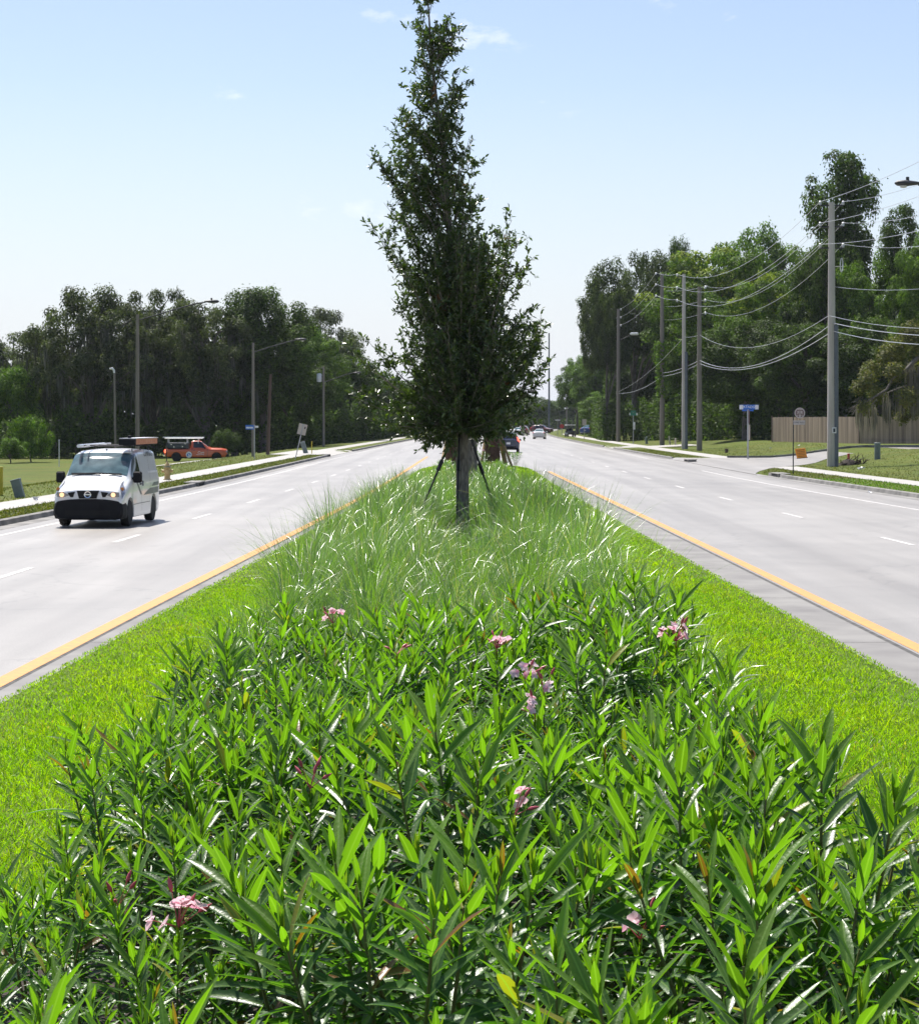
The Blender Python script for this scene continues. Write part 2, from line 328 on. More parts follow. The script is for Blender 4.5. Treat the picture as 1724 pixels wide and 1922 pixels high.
class MB:
    def __init__(s): s.v = []; s.f = []; s.m = []
    def add(s, v, f, m=0):
        b = len(s.v); s.v += [tuple(p) for p in v]; s.f += [tuple(i + b for i in q) for q in f]; s.m += [m] * len(f); return s
    def box(s, x0, x1, y0, y1, z0, z1, m=0, bev=0.0):
        if bev:
            bm = min(bev, (x1 - x0) / 2.2, (y1 - y0) / 2.2, (z1 - z0) / 2.2)
            # chamfered box: 24 verts
            v = []; idx = {}
            for ix, X in enumerate((x0, x1)):
                for iy, Y in enumerate((y0, y1)):
                    for iz, Z in enumerate((z0, z1)):
                        sx, sy, sz = (1 if ix == 0 else -1), (1 if iy == 0 else -1), (1 if iz == 0 else -1)
                        for a, p in enumerate(((X, Y + sy * bm, Z + sz * bm), (X + sx * bm, Y, Z + sz * bm), (X + sx * bm, Y + sy * bm, Z))):
                            idx[ix, iy, iz, a] = len(v); v.append(p)
            f = []
            for i in (0, 1):
                f.append([idx[i, 0, 0, 0], idx[i, 1, 0, 0], idx[i, 1, 1, 0], idx[i, 0, 1, 0]])
                f.append([idx[0, i, 0, 1], idx[1, i, 0, 1], idx[1, i, 1, 1], idx[0, i, 1, 1]])
                f.append([idx[0, 0, i, 2], idx[1, 0, i, 2], idx[1, 1, i, 2], idx[0, 1, i, 2]])
            for i in (0, 1):
                for j in (0, 1):
                    f.append([idx[i, j, 0, 0], idx[i, j, 1, 0], idx[i, j, 1, 1], idx[i, j, 0, 1]])
                    f.append([idx[i, 0, j, 0], idx[i, 1, j, 0], idx[i, 1, j, 2], idx[i, 0, j, 2]])
                    f.append([idx[0, i, j, 1], idx[1, i, j, 1], idx[1, i, j, 2], idx[0, i, j, 2]])
            for i in (0, 1):
                for j in (0, 1):
                    for k in (0, 1): f.append([idx[i, j, k, 0], idx[i, j, k, 1], idx[i, j, k, 2]])
            return s.add(v, f, m)
        v = [(x, y, z) for x in (x0, x1) for y in (y0, y1) for z in (z0, z1)]
        return s.add(v, [(0, 1, 3, 2), (4, 6, 7, 5), (0, 4, 5, 1), (2, 3, 7, 6), (0, 2, 6, 4), (1, 5, 7, 3)], m)
    def tube(s, pts, rad, n=8, m=0, cap=True):
        pts = [np.array(p, float) for p in pts]
        if not hasattr(rad, '__len__'): rad = [rad] * len(pts)
        v = []; f = []
        up = np.array((0.31, 0.17, 0.93))
        for i, p in enumerate(pts):
            d = pts[min(i + 1, len(pts) - 1)] - pts[max(i - 1, 0)]
            d = d / (np.linalg.norm(d) + 1e-9)
            u = up if abs(d @ up) < 0.9 else np.array((1.0, 0, 0))
            a = np.cross(d, u); a /= np.linalg.norm(a); b = np.cross(d, a)
            for k in range(n):
                t = 2 * math.pi * k / n
                v.append(p + rad[i] * (math.cos(t) * a + math.sin(t) * b))
        for i in range(len(pts) - 1):
            for k in range(n):
                f.append((i * n + k, i * n + (k + 1) % n, (i + 1) * n + (k + 1) % n, (i + 1) * n + k))
        if cap:
            f.append(tuple(range(n - 1, -1, -1))); f.append(tuple((len(pts) - 1) * n + k for k in range(n)))
        return s.add(v, f, m)
    def lathe(s, prof, n=16, c=(0, 0, 0), m=0, axis='z'):
        v = []; f = []
        for r, z in prof:
            for k in range(n):
                t = 2 * math.pi * k / n
                a, b = r * math.cos(t), r * math.sin(t)
                v.append((c[0] + a, c[1] + b, c[2] + z) if axis == 'z' else ((c[0] + z, c[1] + a, c[2] + b) if axis == 'x' else (c[0] + a, c[1] + z, c[2] + b)))
        for i in range(len(prof) - 1):
            for k in range(n):
                f.append((i * n + k, i * n + (k + 1) % n, (i + 1) * n + (k + 1) % n, (i + 1) * n + k))
        f.append(tuple(range(n))); f.append(tuple((len(prof) - 1) * n + k for k in range(n)))
        return s.add(v, f, m)
    def prism(s, poly, d0, d1, axis='y', m=0):
        n = len(poly); v = []
        for d in (d0, d1):
            for a, b in poly:
                v.append((a, d, b) if axis == 'y' else ((d, a, b) if axis == 'x' else (a, b, d)))
        f = [tuple(range(n)), tuple(range(2 * n - 1, n - 1, -1))] + [(k, (k + 1) % n, n + (k + 1) % n, n + k) for k in range(n)]
        return s.add(v, f, m)
    def build(s, name, mats, parent=None, smooth=False, rot=None):
        me = bpy.data.meshes.new(name); me.from_pydata(s.v, [], s.f); me.update()
        for mm in (mats if isinstance(mats, (list, tuple)) else [mats]): me.materials.append(mm)
        me.polygons.foreach_set('material_index', s.m)
        if smooth:
            me.polygons.foreach_set('use_smooth', [True] * len(s.f))
            try: me.set_sharp_from_angle(angle=R(40))
            except Exception: pass
        import bmesh
        bm = bmesh.new(); bm.from_mesh(me); bmesh.ops.recalc_face_normals(bm, faces=bm.faces); bm.to_mesh(me); bm.free()
        o = link(name, me, parent)
        if rot: o.rotation_euler = rot
        return o

def text_mesh(txt, size, depth=0.002, shear=0.0):
    cu = bpy.data.curves.new('t', 'FONT'); cu.body = txt; cu.size = size; cu.extrude = depth; cu.shear = shear
    cu.align_x = 'CENTER'; cu.align_y = 'CENTER'; cu.resolution_u = 3
    o = bpy.data.objects.new('t', cu); col.objects.link(o)
    bpy.context.view_layer.update()
    me = bpy.data.meshes.new_from_object(o.evaluated_get(bpy.context.evaluated_depsgraph_get()))
    bpy.data.objects.remove(o); bpy.data.curves.remove(cu)
    return me

def text(name, txt, size, loc, rot, m, parent, depth=0.002, shear=0.0, sx=1.0):
    me = text_mesh(txt, size, depth, shear); me.materials.clear(); me.materials.append(m)
    o = link(name, me, parent); o.location = loc; o.rotation_euler = rot; o.scale = (sx, 1, 1)
    return o

# ---------------------------------------------------------------- scatter of leaves and blades
def unit(a): return a / (np.linalg.norm(a, axis=-1, keepdims=True) + 1e-9)

def leaves(name, Pp, D, N, L, W, C, m, tmpl='leaf', droop=0.0, fold=0.15):
    """one leaf per row. D axis, N approximate normal"""
    D = unit(D); S = unit(np.cross(D, N)); N = np.cross(S, D)
    n = len(Pp); L = np.broadcast_to(L, n); W = np.broadcast_to(W, n); droop = np.broadcast_to(droop, n)
    if tmpl == 'leaf':      # 4-vert rhombus folded on the midrib
        T = [(0, 0, 0), (0.5, -0.5, 1), (1, 0, 0), (0.5, 0.5, 1)]; Q = [(0, 1, 2, 3)]
    elif tmpl == 'oak':     # two quads folded
        T = [(0, 0, 0), (0.35, -0.5, 1), (0.72, -0.4, 1), (1, 0, 0), (0.72, 0.4, 1), (0.35, 0.5, 1), (0.5, 0, 0)]
        Q = [(0, 1, 2, 6), (6, 2, 3, 3), (0, 6, 4, 5), (6, 3, 3, 4)]
        Q = [(0, 1, 2, 3), (0, 3, 4, 5)]; T = T[:6]
    elif tmpl == 'lance':   # long leaf with midrib, 6 segments
        ts = [0, .12, .3, .5, .7, .87, 1]; ws = [.12, .5, .88, 1, .82, .45, .03]
        T = []; Q = []
        for i, (t, w) in enumerate(zip(ts, ws)):
            T += [(t, -w / 2, w), (t, 0, 0), (t, w / 2, w)]
            if i:
                a = 3 * i - 3; Q += [(a, a + 1, a + 4, a + 3), (a + 1, a + 2, a + 5, a + 4)]
    elif tmpl == 'blade2':
        T = [(0, -.5, 0), (0, .5, 0), (.55, -.45, 0), (.55, .45, 0), (1, -.06, 0), (1, .06, 0)]; Q = [(0, 1, 3, 2), (2, 3, 5, 4)]
    else:                   # blade5
        ts = [0, .25, .5, .75, 1]; ws = [.8, 1, .9, .6, .08]; T = []; Q = []
        for i, (t, w) in enumerate(zip(ts, ws)):
            T += [(t, -w / 2, 0), (t, w / 2, 0)]
            if i: a = 2 * i - 2; Q += [(a, a + 1, a + 3, a + 2)]
    T = np.array(T, float); Q = np.array(Q, int); k = len(T)
    t = T[:, 0][None, :, None]; sx = T[:, 1][None, :, None]; h = T[:, 2][None, :, None]
    V = Pp[:, None, :] + t * L[:, None, None] * D[:, None, :] + sx * W[:, None, None] * S[:, None, :] + fold * h * W[:, None, None] * N[:, None, :]
    dz = (t ** 2) * (droop * L)[:, None, None]
    V = V - dz * np.array((0, 0, 1.0))[None, None, :]
    Qa = (np.arange(n) * k)[:, None, None] + Q[None]
    Ca = np.repeat(C, k, axis=0)
    UV = np.tile(np.c_[T[:, 1] * 0.98 + 0.5, T[:, 0]], (n, 1))
    return np_mesh(name, V.reshape(-1, 3), Qa.reshape(-1, 4), m, Ca, UV)

def rand_dirs(n):
    v = rng.normal(size=(n, 3)); return unit(v)

def palette(n, cols, jitter=0.18):
    cols = np.array(cols, float); i = rng.integers(0, len(cols), n); j = (i + 1) % len(cols); t = rng.random(n)[:, None]
    c = cols[i] * t + cols[j] * (1 - t)
    return np.clip(c * (1 + jitter * rng.normal(size=(n, 1))), 0.003, 0.9)

# ================================================================ WORLD, SUN, CAMERA
w = bpy.data.worlds.new('World'); scene.world = w; w.use_nodes = True
nt = w.node_tree; nt.nodes.clear()
SUN_EL, SUN_AZ = R(60), R(-24)      # azimuth from +Y towards +X
wo = nt.nodes.new('ShaderNodeOutputWorld'); bg = nt.nodes.new('ShaderNodeBackground')
sky = nt.nodes.new('ShaderNodeTexSky'); sky.sky_type = 'NISHITA'; sky.sun_disc = False
sky.sun_elevation = SUN_EL; sky.sun_rotation = SUN_AZ
sky.air_density = 1.0; sky.dust_density = 0.75; sky.ozone_density = 2.2
tc = nt.nodes.new('ShaderNodeTexCoord')
# a few thin cloud wisps, part of the sky itself
mp = nt.nodes.new('ShaderNodeMapping'); mp.inputs['Scale'].default_value = (9, 9, 22)
ns = nt.nodes.new('ShaderNodeTexNoise'); ns.inputs['Scale'].default_value = 1.6; ns.inputs['Detail'].default_value = 7; ns.inputs['Roughness'].default_value = 0.62
nt.links.new(tc.outputs['Generated'], mp.inputs[0]); nt.links.new(mp.outputs[0], ns.inputs['Vector'])
cr = nt.nodes.new('ShaderNodeMapRange'); cr.inputs[1].default_value = 0.63; cr.inputs[2].default_value = 0.85; cr.inputs[4].default_value = 0.5
nt.links.new(ns.outputs['Fac'], cr.inputs[0])
mxs = nt.nodes.new('ShaderNodeMix'); mxs.data_type = 'RGBA'; mxs.inputs[7].default_value = (11.5, 11.5, 11.8, 1)
nt.links.new(cr.outputs[0], mxs.inputs[0]); nt.links.new(sky.outputs[0], mxs.inputs[6])
# pale haze low over the horizon
sz = nt.nodes.new('ShaderNodeSeparateXYZ'); nt.links.new(tc.outputs['Generated'], sz.inputs[0])
hz_ = nt.nodes.new('ShaderNodeMapRange'); hz_.inputs[1].default_value = 0.0; hz_.inputs[2].default_value = 0.16; hz_.inputs[3].default_value = 0.9; hz_.inputs[4].default_value = 0.0
nt.links.new(sz.outputs[2], hz_.inputs[0])
hm = nt.nodes.new('ShaderNodeMix'); hm.data_type = 'RGBA'; hm.inputs[7].default_value = (5.2, 6.1, 7.0, 1)
nt.links.new(hz_.outputs[0], hm.inputs[0]); nt.links.new(mxs.outputs[2], hm.inputs[6])
wbal = nt.nodes.new('ShaderNodeMix'); wbal.data_type = 'RGBA'; wbal.blend_type = 'MULTIPLY'; wbal.inputs[0].default_value = 1; wbal.inputs[7].default_value = (1.07, 0.985, 0.98, 1)
nt.links.new(hm.outputs[2], wbal.inputs[6])
nt.links.new(wbal.outputs[2], bg.inputs[0]); bg.inputs[1].default_value = 0.078
nt.links.new(bg.outputs[0], wo.inputs[0])

sl = bpy.data.lights.new('sun', 'SUN'); sl.energy = 4.5; sl.angle = R(0.53); sl.color = (1.0, 0.955, 0.89)
so = bpy.data.objects.new('sun', sl); col.objects.link(so)
from mathutils import Vector
sd = Vector((math.sin(SUN_AZ) * math.cos(SUN_EL), math.cos(SUN_AZ) * math.cos(SUN_EL), math.sin(SUN_EL)))
so.rotation_euler = sd.to_track_quat('Z', 'Y').to_euler(); so.location = (0, 20, 60)

cam = bpy.data.cameras.new('camera'); co = bpy.data.objects.new('camera', cam); col.objects.link(co)
co.location = (0, 0, H); co.rotation_euler = (R(90), 0, 0)
cam.sensor_fit = 'HORIZONTAL'; cam.sensor_width = 36; cam.lens = 36 * F / 1724
cam.shift_y = -(961 - YH) / 1724; cam.clip_end = 6000; cam.clip_start = 0.1
cam.dof.use_dof = True; cam.dof.focus_distance = 13.0; cam.dof.aperture_fstop = 26
scene.camera = co
scene.view_settings.view_transform = 'Standard'; scene.view_settings.look = 'None'
scene.view_settings.exposure = 0.9; scene.view_settings.gamma = 1
scene.cycles.max_bounces = 6; scene.cycles.transparent_max_bounces = 6; scene.cycles.caustics_reflective = False; scene.cycles.caustics_refractive = False

# ================================================================ GROUND, ROADS
ys = np.r_[np.arange(-20, 160, 2.0), np.arange(160, 420, 5.0), np.arange(420, 890, 25.0), 1200, 1500]
def cols_at(y):
    yy = min(y, 890)
    l, r = float(Lcurb(yy)), float(Rcurb(yy))
    left = [-1000, -500, -150, -70, -45] + [l - d for d in (30, 22, 16, 14, 12, 10.5, 9, 7.5, 6, 4.5, 3, 1.5, .5, .16)]
    right = [r + d for d in (.16, .5, 1.5, 3, 4.5, 6, 7, 8, 9, 10, 11, 12, 13, 16, 22, 30)] + [r + 60, r + 120, 400 + r, 1000]
    return left + [l - .14, r + .14] + right, len(left)
V = []; Qd = []
for i, y in enumerate(ys):
    cs, nl = cols_at(y)
    for j, x in enumerate(cs):
        z = -0.2 if j in (nl, nl + 1) else float(gz(x, min(y, 890)))
        V.append((x, y, z))
nc = len(cs)
for i in range(len(ys) - 1):
    for j in range(nc - 1): Qd.append((i * nc + j, i * nc + j + 1, (i + 1) * nc + j + 1, (i + 1) * nc + j))
g = link('ground', np_mesh('ground', np.array(V), np.array(Qd), M['field'])); tag(g, kind='structure')

def strip(name, ysr, fa, fb, z, m, n=2, kind='structure', zfun=None):
    V = []; Q = []
    for y in ysr:
        a, b = float(fa(y)), float(fb(y))
        for j in range(n):
            x = a + (b - a) * j / (n - 1)
            V.append((x, y, z if zfun is None else float(zfun(x, y)) + z))
    for i in range(len(ysr) - 1):
        for j in range(n - 1): Q.append((i * n + j, i * n + j + 1, (i + 1) * n + j + 1, (i + 1) * n + j))
    o = link(name, np_mesh(name, np.array(V), np.array(Q), m, smooth=False)); tag(o, kind=kind)
    return o
ysr = [y for y in ys if y < 890]
strip('road', ysr, lambda y: Lcurb(y) - .02, lambda y: Rcurb(y) + .02, 0.0, M['road'], n=6)

def merge_strips(name, parts, m, z):
    V = []; Q = []
    for pts in parts:        # list of (a, b) point pairs
        b0 = len(V)
        for a, b in pts: V += [(a[0], a[1], z), (b[0], b[1], z)]
        for i in range(len(pts) - 1): Q.append((b0 + 2 * i, b0 + 2 * i + 1, b0 + 2 * i + 3, b0 + 2 * i + 2))
    o = link(name, np_mesh(name, np.array(V), np.array(Q), m, smooth=False)); tag(o, kind='structure'); return o
def band(f, off, wd, y0, y1, st=2.0):
    yy = np.arange(y0, y1 + 0.01, st)
    return [((float(f(y)) + off, y), (float(f(y)) + off + wd, y)) for y in yy]
# yellow lines are made of separately laid strips
merge_strips('road_yellow_lines', [band(Lyel, -.10, .20, -10, 150), band(Ryel, -.10, .20, -10, 107)], M['yellow'], 0.004)
dash = []
for k in range(-1, 24):
    y0 = 43.2 + 12.2 * k
    dash.append(band(Rdash, -.065, .13, y0, y0 + 3.0, 1.0))
    y0 = 44.2 + 10.6 * k
    dash.append(band(Ldash, -.065, .13, y0, y0 + 3.0, 1.0))
merge_strips('road_lane_dashes', dash, M['white'], 0.004)
merge_strips('road_edge_lines', [band(lambda y: Lcurb(y) + 0.95, 0, .14, -10, 330), band(Redge, 0, .14, -10, 108), band(Redge, 0, .14, 142, 330)], M['white'], 0.004)
# gutters: outer ones beside the kerbs, inner ones beside the median
YM = 121.0
nose = lambda y: np.sqrt(np.clip(1 - np.clip((y - 108) / (YM - 108), 0, 1) ** 2, 0, 1))
ML = lambda y: -1.9 + (Lgrass(y) + 1.9) * 1.0 if y < 108 else 0.6 + (Lgrass(y) - 0.6) * float(nose(y))
MR = lambda y: Rgrass(y) if y < 108 else 0.6 + (Rgrass(y) - 0.6) * float(nose(y))
ym = list(np.arange(-12, 108, 2.0)) + list(np.arange(108, YM - .4, 1.0)) + [YM - .3, YM - .1, YM]
ymg = [y for y in ym if y <= 108]
strip('gutter_left', ymg, lambda y: Lyel(y) + .16, lambda y: ML(y) + .1, 0.005, M['gutter'])
strip('gutter_right', ymg, lambda y: MR(y) - .1, lambda y: Ryel(y) - .22, 0.005, M['gutter'])
strip('gutter_joint_right', ymg, lambda y: Ryel(y) - .22, lambda y: Ryel(y) - .15, 0.006, M['joint'])
strip('gutter_joint_left', ymg, lambda y: Lyel(y) + .11, lambda y: Lyel(y) + .16, 0.006, M['joint'])
# transverse gutter joints
js = []
for y in np.arange(12, 100, 6.1):
    js.append([((float(MR(y)) - .05, y), (float(Ryel(y)) - .23, y)), ((float(MR(y)) - .05, y + .016), (float(Ryel(y)) - .23, y + .016))])
    js.append([((float(Lyel(y)) + .17, y), (float(ML(y)) + .05, y)), ((float(Lyel(y)) + .17, y + .016), (float(ML(y)) + .05, y + .016))])
merge_strips('gutter_cross_joints', js, M['joint'], 0.0065)
# median island: soil sheet with a kerb face
def mz(x, y):
    a, b = float(ML(y)), float(MR(y)); d = min(x - a, b - x)
    return 0.035 + 0.165 * float(sst(0, 1.9, d))
strip('median_ground', ym, ML, MR, 0.0, M['turf'], n=11, zfun=mz)
kb = MB()
for f, sgn in ((ML, 1), (MR, -1)):
    for y0, y1 in zip(ym[:-1], ym[1:]):
        a, b = float(f(y0)), float(f(y1))
        kb.add([(a, y0, 0), (b, y1, 0), (b, y1, .034), (a, y0, .034)], [(0, 1, 2, 3)])
o = kb.build('median_kerb_face', M['kerb']); tag(o, kind='structure')
# bed of dark mulch in the middle of the median
bedL = smooth_tab([(-20, -1.9), (9, -1.9), (14, -1.95), (19, -1.9), (24, -2.0), (40, -2.0), (75, -1.55), (112, -.75)])
bedR = smooth_tab([(-20, 1.95), (9, 1.95), (14, 1.95), (20, 2.0), (40, 2.2), (75, 2.15), (112, 2.6)])
strip('planting_bed', [y for y in ym if y < 117], bedL, bedR, 0.006, M['mulch'], n=5, zfun=lambda x, y: mz(x, y))

# outer kerbs: gutter pan + raised kerb, with gaps at the street and drive mouths
def kerb(name, f, side, runs):
    mb = MB()
    for y0, y1 in runs:
        yy = np.arange(y0, y1 + .01, 2.0)
        prof = [(-.45, .004), (0, .006), (.03, .13), (.06, .15), (.17, .15), (.17, -.1)]
        V = []; Q = []
        for y in yy:
            for dx, z in prof: V.append((float(f(y)) + side * dx, y, z))
        n = len(prof)
        for i in range(len(yy) - 1):
            for j in range(n - 1): Q.append((i * n + j, i * n + j + 1, (i + 1) * n + j + 1, (i + 1) * n + j))
        Q.append(tuple(range(n))); Q.append(tuple((len(yy) - 1) * n + j for j in range(n)))
        mb.add(V, Q)
    o = mb.build(name, M['kerb'], smooth=True); tag(o, kind='structure')
kerb('kerb_left', Lcurb, -1, [(-18, 150), (176, 400)])
kerb('kerb_right', Rcurb, 1, [(-18, 99), (140, 192), (206, 400)])
# pavements (sidewalks)
def slab(name, ysr, fa, fb, z=.012):
    return strip(name, ysr, fa, fb, z, M['walk'], n=4, zfun=gz)
yw = list(np.arange(-16, 400, 2.0))
slab('pavement_left', yw, lambda y: Lcurb(y) - 3.0, lambda y: Lcurb(y) - 1.55)
slab('pavement_right', [y for y in yw if y <= 112], lambda y: Rcurb(y) + 2.3, lambda y: Rcurb(y) + 3.8)
slab('pavement_far_right', [y for y in yw if 138 <= y], lambda y: Rcurb(y) + 2.6, lambda y: Rcurb(y) + 4.3)
# side street on the right: flares from the kerb line
def poly_sheet(name, rows, m, z):
    V = []; Q = []; n = 12
    for x, y0, y1 in rows:
        for j in range(n):
            y = y0 + (y1 - y0) * j / (n - 1)
            V.append((x, y, (float(gz(x, y)) if x > Rcurb(y) + .15 else 0) + z))
    for i in range(len(rows) - 1):
        for j in range(n - 1): Q.append((i * n + j, (i + 1) * n + j, (i + 1) * n + j + 1, i * n + j + 1))
    o = link(name, np_mesh(name, np.array(V), np.array(Q), m)); tag(o, kind='structure')
rows = []
for d, a, b in [(-.05, 99, 140), (.3, 102, 139.5), (1, 105.5, 139), (2, 109, 138.7), (3, 111.5, 138.4), (4, 113.5, 138.2), (5, 116, 138), (6.5, 121, 138), (8, 126, 138), (10, 128.5, 138), (14, 129, 138), (22, 129, 138), (45, 129, 138)]:
    rows.append((14.3 + d, a, b))
poly_sheet('side_street', rows, M['road'], 0.018)
mb = MB()   # kerb along the far side of the side street
pts = [(14.3 + d, 138.2 + .2 * (d < 1)) for d in np.arange(3.6, 30, 1.0)]
V = []; Q = []
for x, y in pts:
    z = float(gz(x, y))
    V += [(x, y, z - .1), (x, y + .02, z + .15), (x, y + .2, z + .15), (x, y + .22, z - .1)]
for i in range(len(pts) - 1):
    for j in range(3): Q.append((4 * i + j, 4 * i + j + 1, 4 * i + j + 5, 4 * i + j + 4))
Q.append((0, 1, 2, 3)); mb.add(V, Q)
tag(mb.build('kerb_side_street', M['kerb']), kind='structure')
# drive mouth on the left
rows = []
def drive(name, y0, y1, f, sgn, depth):
    V = []; Q = []
    ds = [0, .3, .8, 1.5, 3, 4.5, depth]
    for d in ds:
        fl = max(0, 1.5 - d)
        for j in range(9):
            y = (y0 - fl) + (y1 - y0 + 2 * fl) * j / 8
            x = float(f(y)) + sgn * d
            V.append((x, y, .018 + (float(gz(x, y)) if d > .15 else 0)))
    for i in range(len(ds) - 1):
        for j in range(8): Q.append((i * 9 + j, i * 9 + j + 1, (i + 1) * 9 + j + 1, (i + 1) * 9 + j))
    o = link(name, np_mesh(name, np.array(V), np.array(Q), M['walk'])); tag(o, kind='structure')
drive('driveway_left', 152, 174, Lcurb, -1, 14)
drive('driveway_right', 194, 204, Rcurb, 1, 20)
# storm inlets: a concrete hood over a dark throat in the kerb
def inlet(px, py, side, f, label):
    x, y, _ = P(px, py, 0.0)
    x = float(f(y))
    t = thing('storm_drain', label, 'storm drain', (x, y, 0))
    a = MB().box(-.03, .55, -1.15, 1.15, .13, .185, bev=.02)
    a.box(-.03, .5, -1.15, -.95, .0, .13); a.box(-.03, .5, .95, 1.15, .0, .13)
    a.build('hood', M['kerb'], t)
    MB().box(-.012, .2, -.95, .95, .008, .13).build('throat', M['dark'], t)
    t.scale = (side, 1, 1)
inlet(1415, 895, 1, Rcurb, 'concrete storm drain hood with dark mouth at the near corner of the side street')
inlet(1279, 867, 1, Rcurb, 'small storm drain mouth in the right kerb beyond the side street')
inlet(385, 912, -1, Lcurb, 'dark storm drain mouth in the left kerb beyond the white van')
inlet(612, 857, -1, Lcurb, 'dark storm drain at the left kerb end before the driveway')

# ================================================================ MEDIAN PLANTING
def inside_bed(x, y): return bedL(y) < x < bedR(y)
# ---- mown turf on both sides of the bed (uncountable: one object)
def turf():
    Ps = []; Ls = []; Ws = []
    def zone(n, y0, y1, L0, L1, W0):
        y = y0 + (y1 - y0) * rng.random(n); s = rng.random(n) < 0.5
        a = np.where(s, np.array([ML(q) for q in y]) - .06, bedR(y) - .25); b = np.where(s, bedL(y) + .25, np.array([MR(q) for q in y]) + .06)
        x = a + (b - a) * rng.random(n)
        ok = b > a
        z = np.array([mz(min(max(p, float(ML(q)) + .01), float(MR(q)) - .01), q) for p, q in zip(x, y)])
        Ps.append(np.c_[x, y, z][ok]); Ls.append((L0 + (L1 - L0) * rng.random(n))[ok]); Ws.append((W0 * (.7 + .6 * rng.random(n)))[ok])
    zone(85000, 9, 18, .05, .12, .0055)
    zone(80000, 18, 32, .05, .115, .0075)
    zone(48000, 32, 60, .05, .11, .013)
    zone(22000, 60, YM - .5, .06, .12, .028)
    Pp = np.concatenate(Ps); L = np.concatenate(Ls); W = np.concatenate(Ws); n = len(Pp)
    D = rng.normal(size=(n, 3)) * np.array((.42, .42, .0)) + np.array((0, 0, 1.0))
    N = rand_dirs(n) * np.array((1, 1, .2))
    # patchy colour of the turf itself: yellower and greener patches
    ph = np.sin(Pp[:, 0] * 2.1 + 1.3 * np.sin(Pp[:, 1] * .9)) * np.sin(Pp[:, 1] * 1.35 + Pp[:, 0])
    g_ = np.array((.17, .335, .012)); ye = np.array((.30, .40, .016)); dr = np.array((.36, .30, .08))
    t = np.clip(.34 + .24 * ph + .22 * rng.normal(size=n), 0, 1)[:, None]
    C = g_ * (1 - t) + ye * t
    thin = np.sin(Pp[:, 0] * 1.1 + Pp[:, 1] * .63 + 2 * np.sin(Pp[:, 1] * .31)) * np.sin(Pp[:, 1] * .47 - Pp[:, 0] * .8)
    k = rng.random(n) < (.012 + .08 * np.clip(thin - .4, 0, 1)); C[k] = dr
    k = rng.random(n) < .10; C[k] *= .5
    edge = np.minimum(Pp[:, 0] - Lgrass(Pp[:, 1]), Rgrass(Pp[:, 1]) - Pp[:, 0]); L = L * np.clip(.55 + 1.1 * edge, .5, 1.1)
    C *= (1 + .15 * rng.normal(size=(n, 1))).clip(.5, 1.5)
    me = leaves('turf_grass', Pp, D, N, L, W, C, M['turfblade'], 'blade2', droop=.25 + .35 * rng.random(n))
    tag(link('turf_grass', me), kind='stuff')
turf()

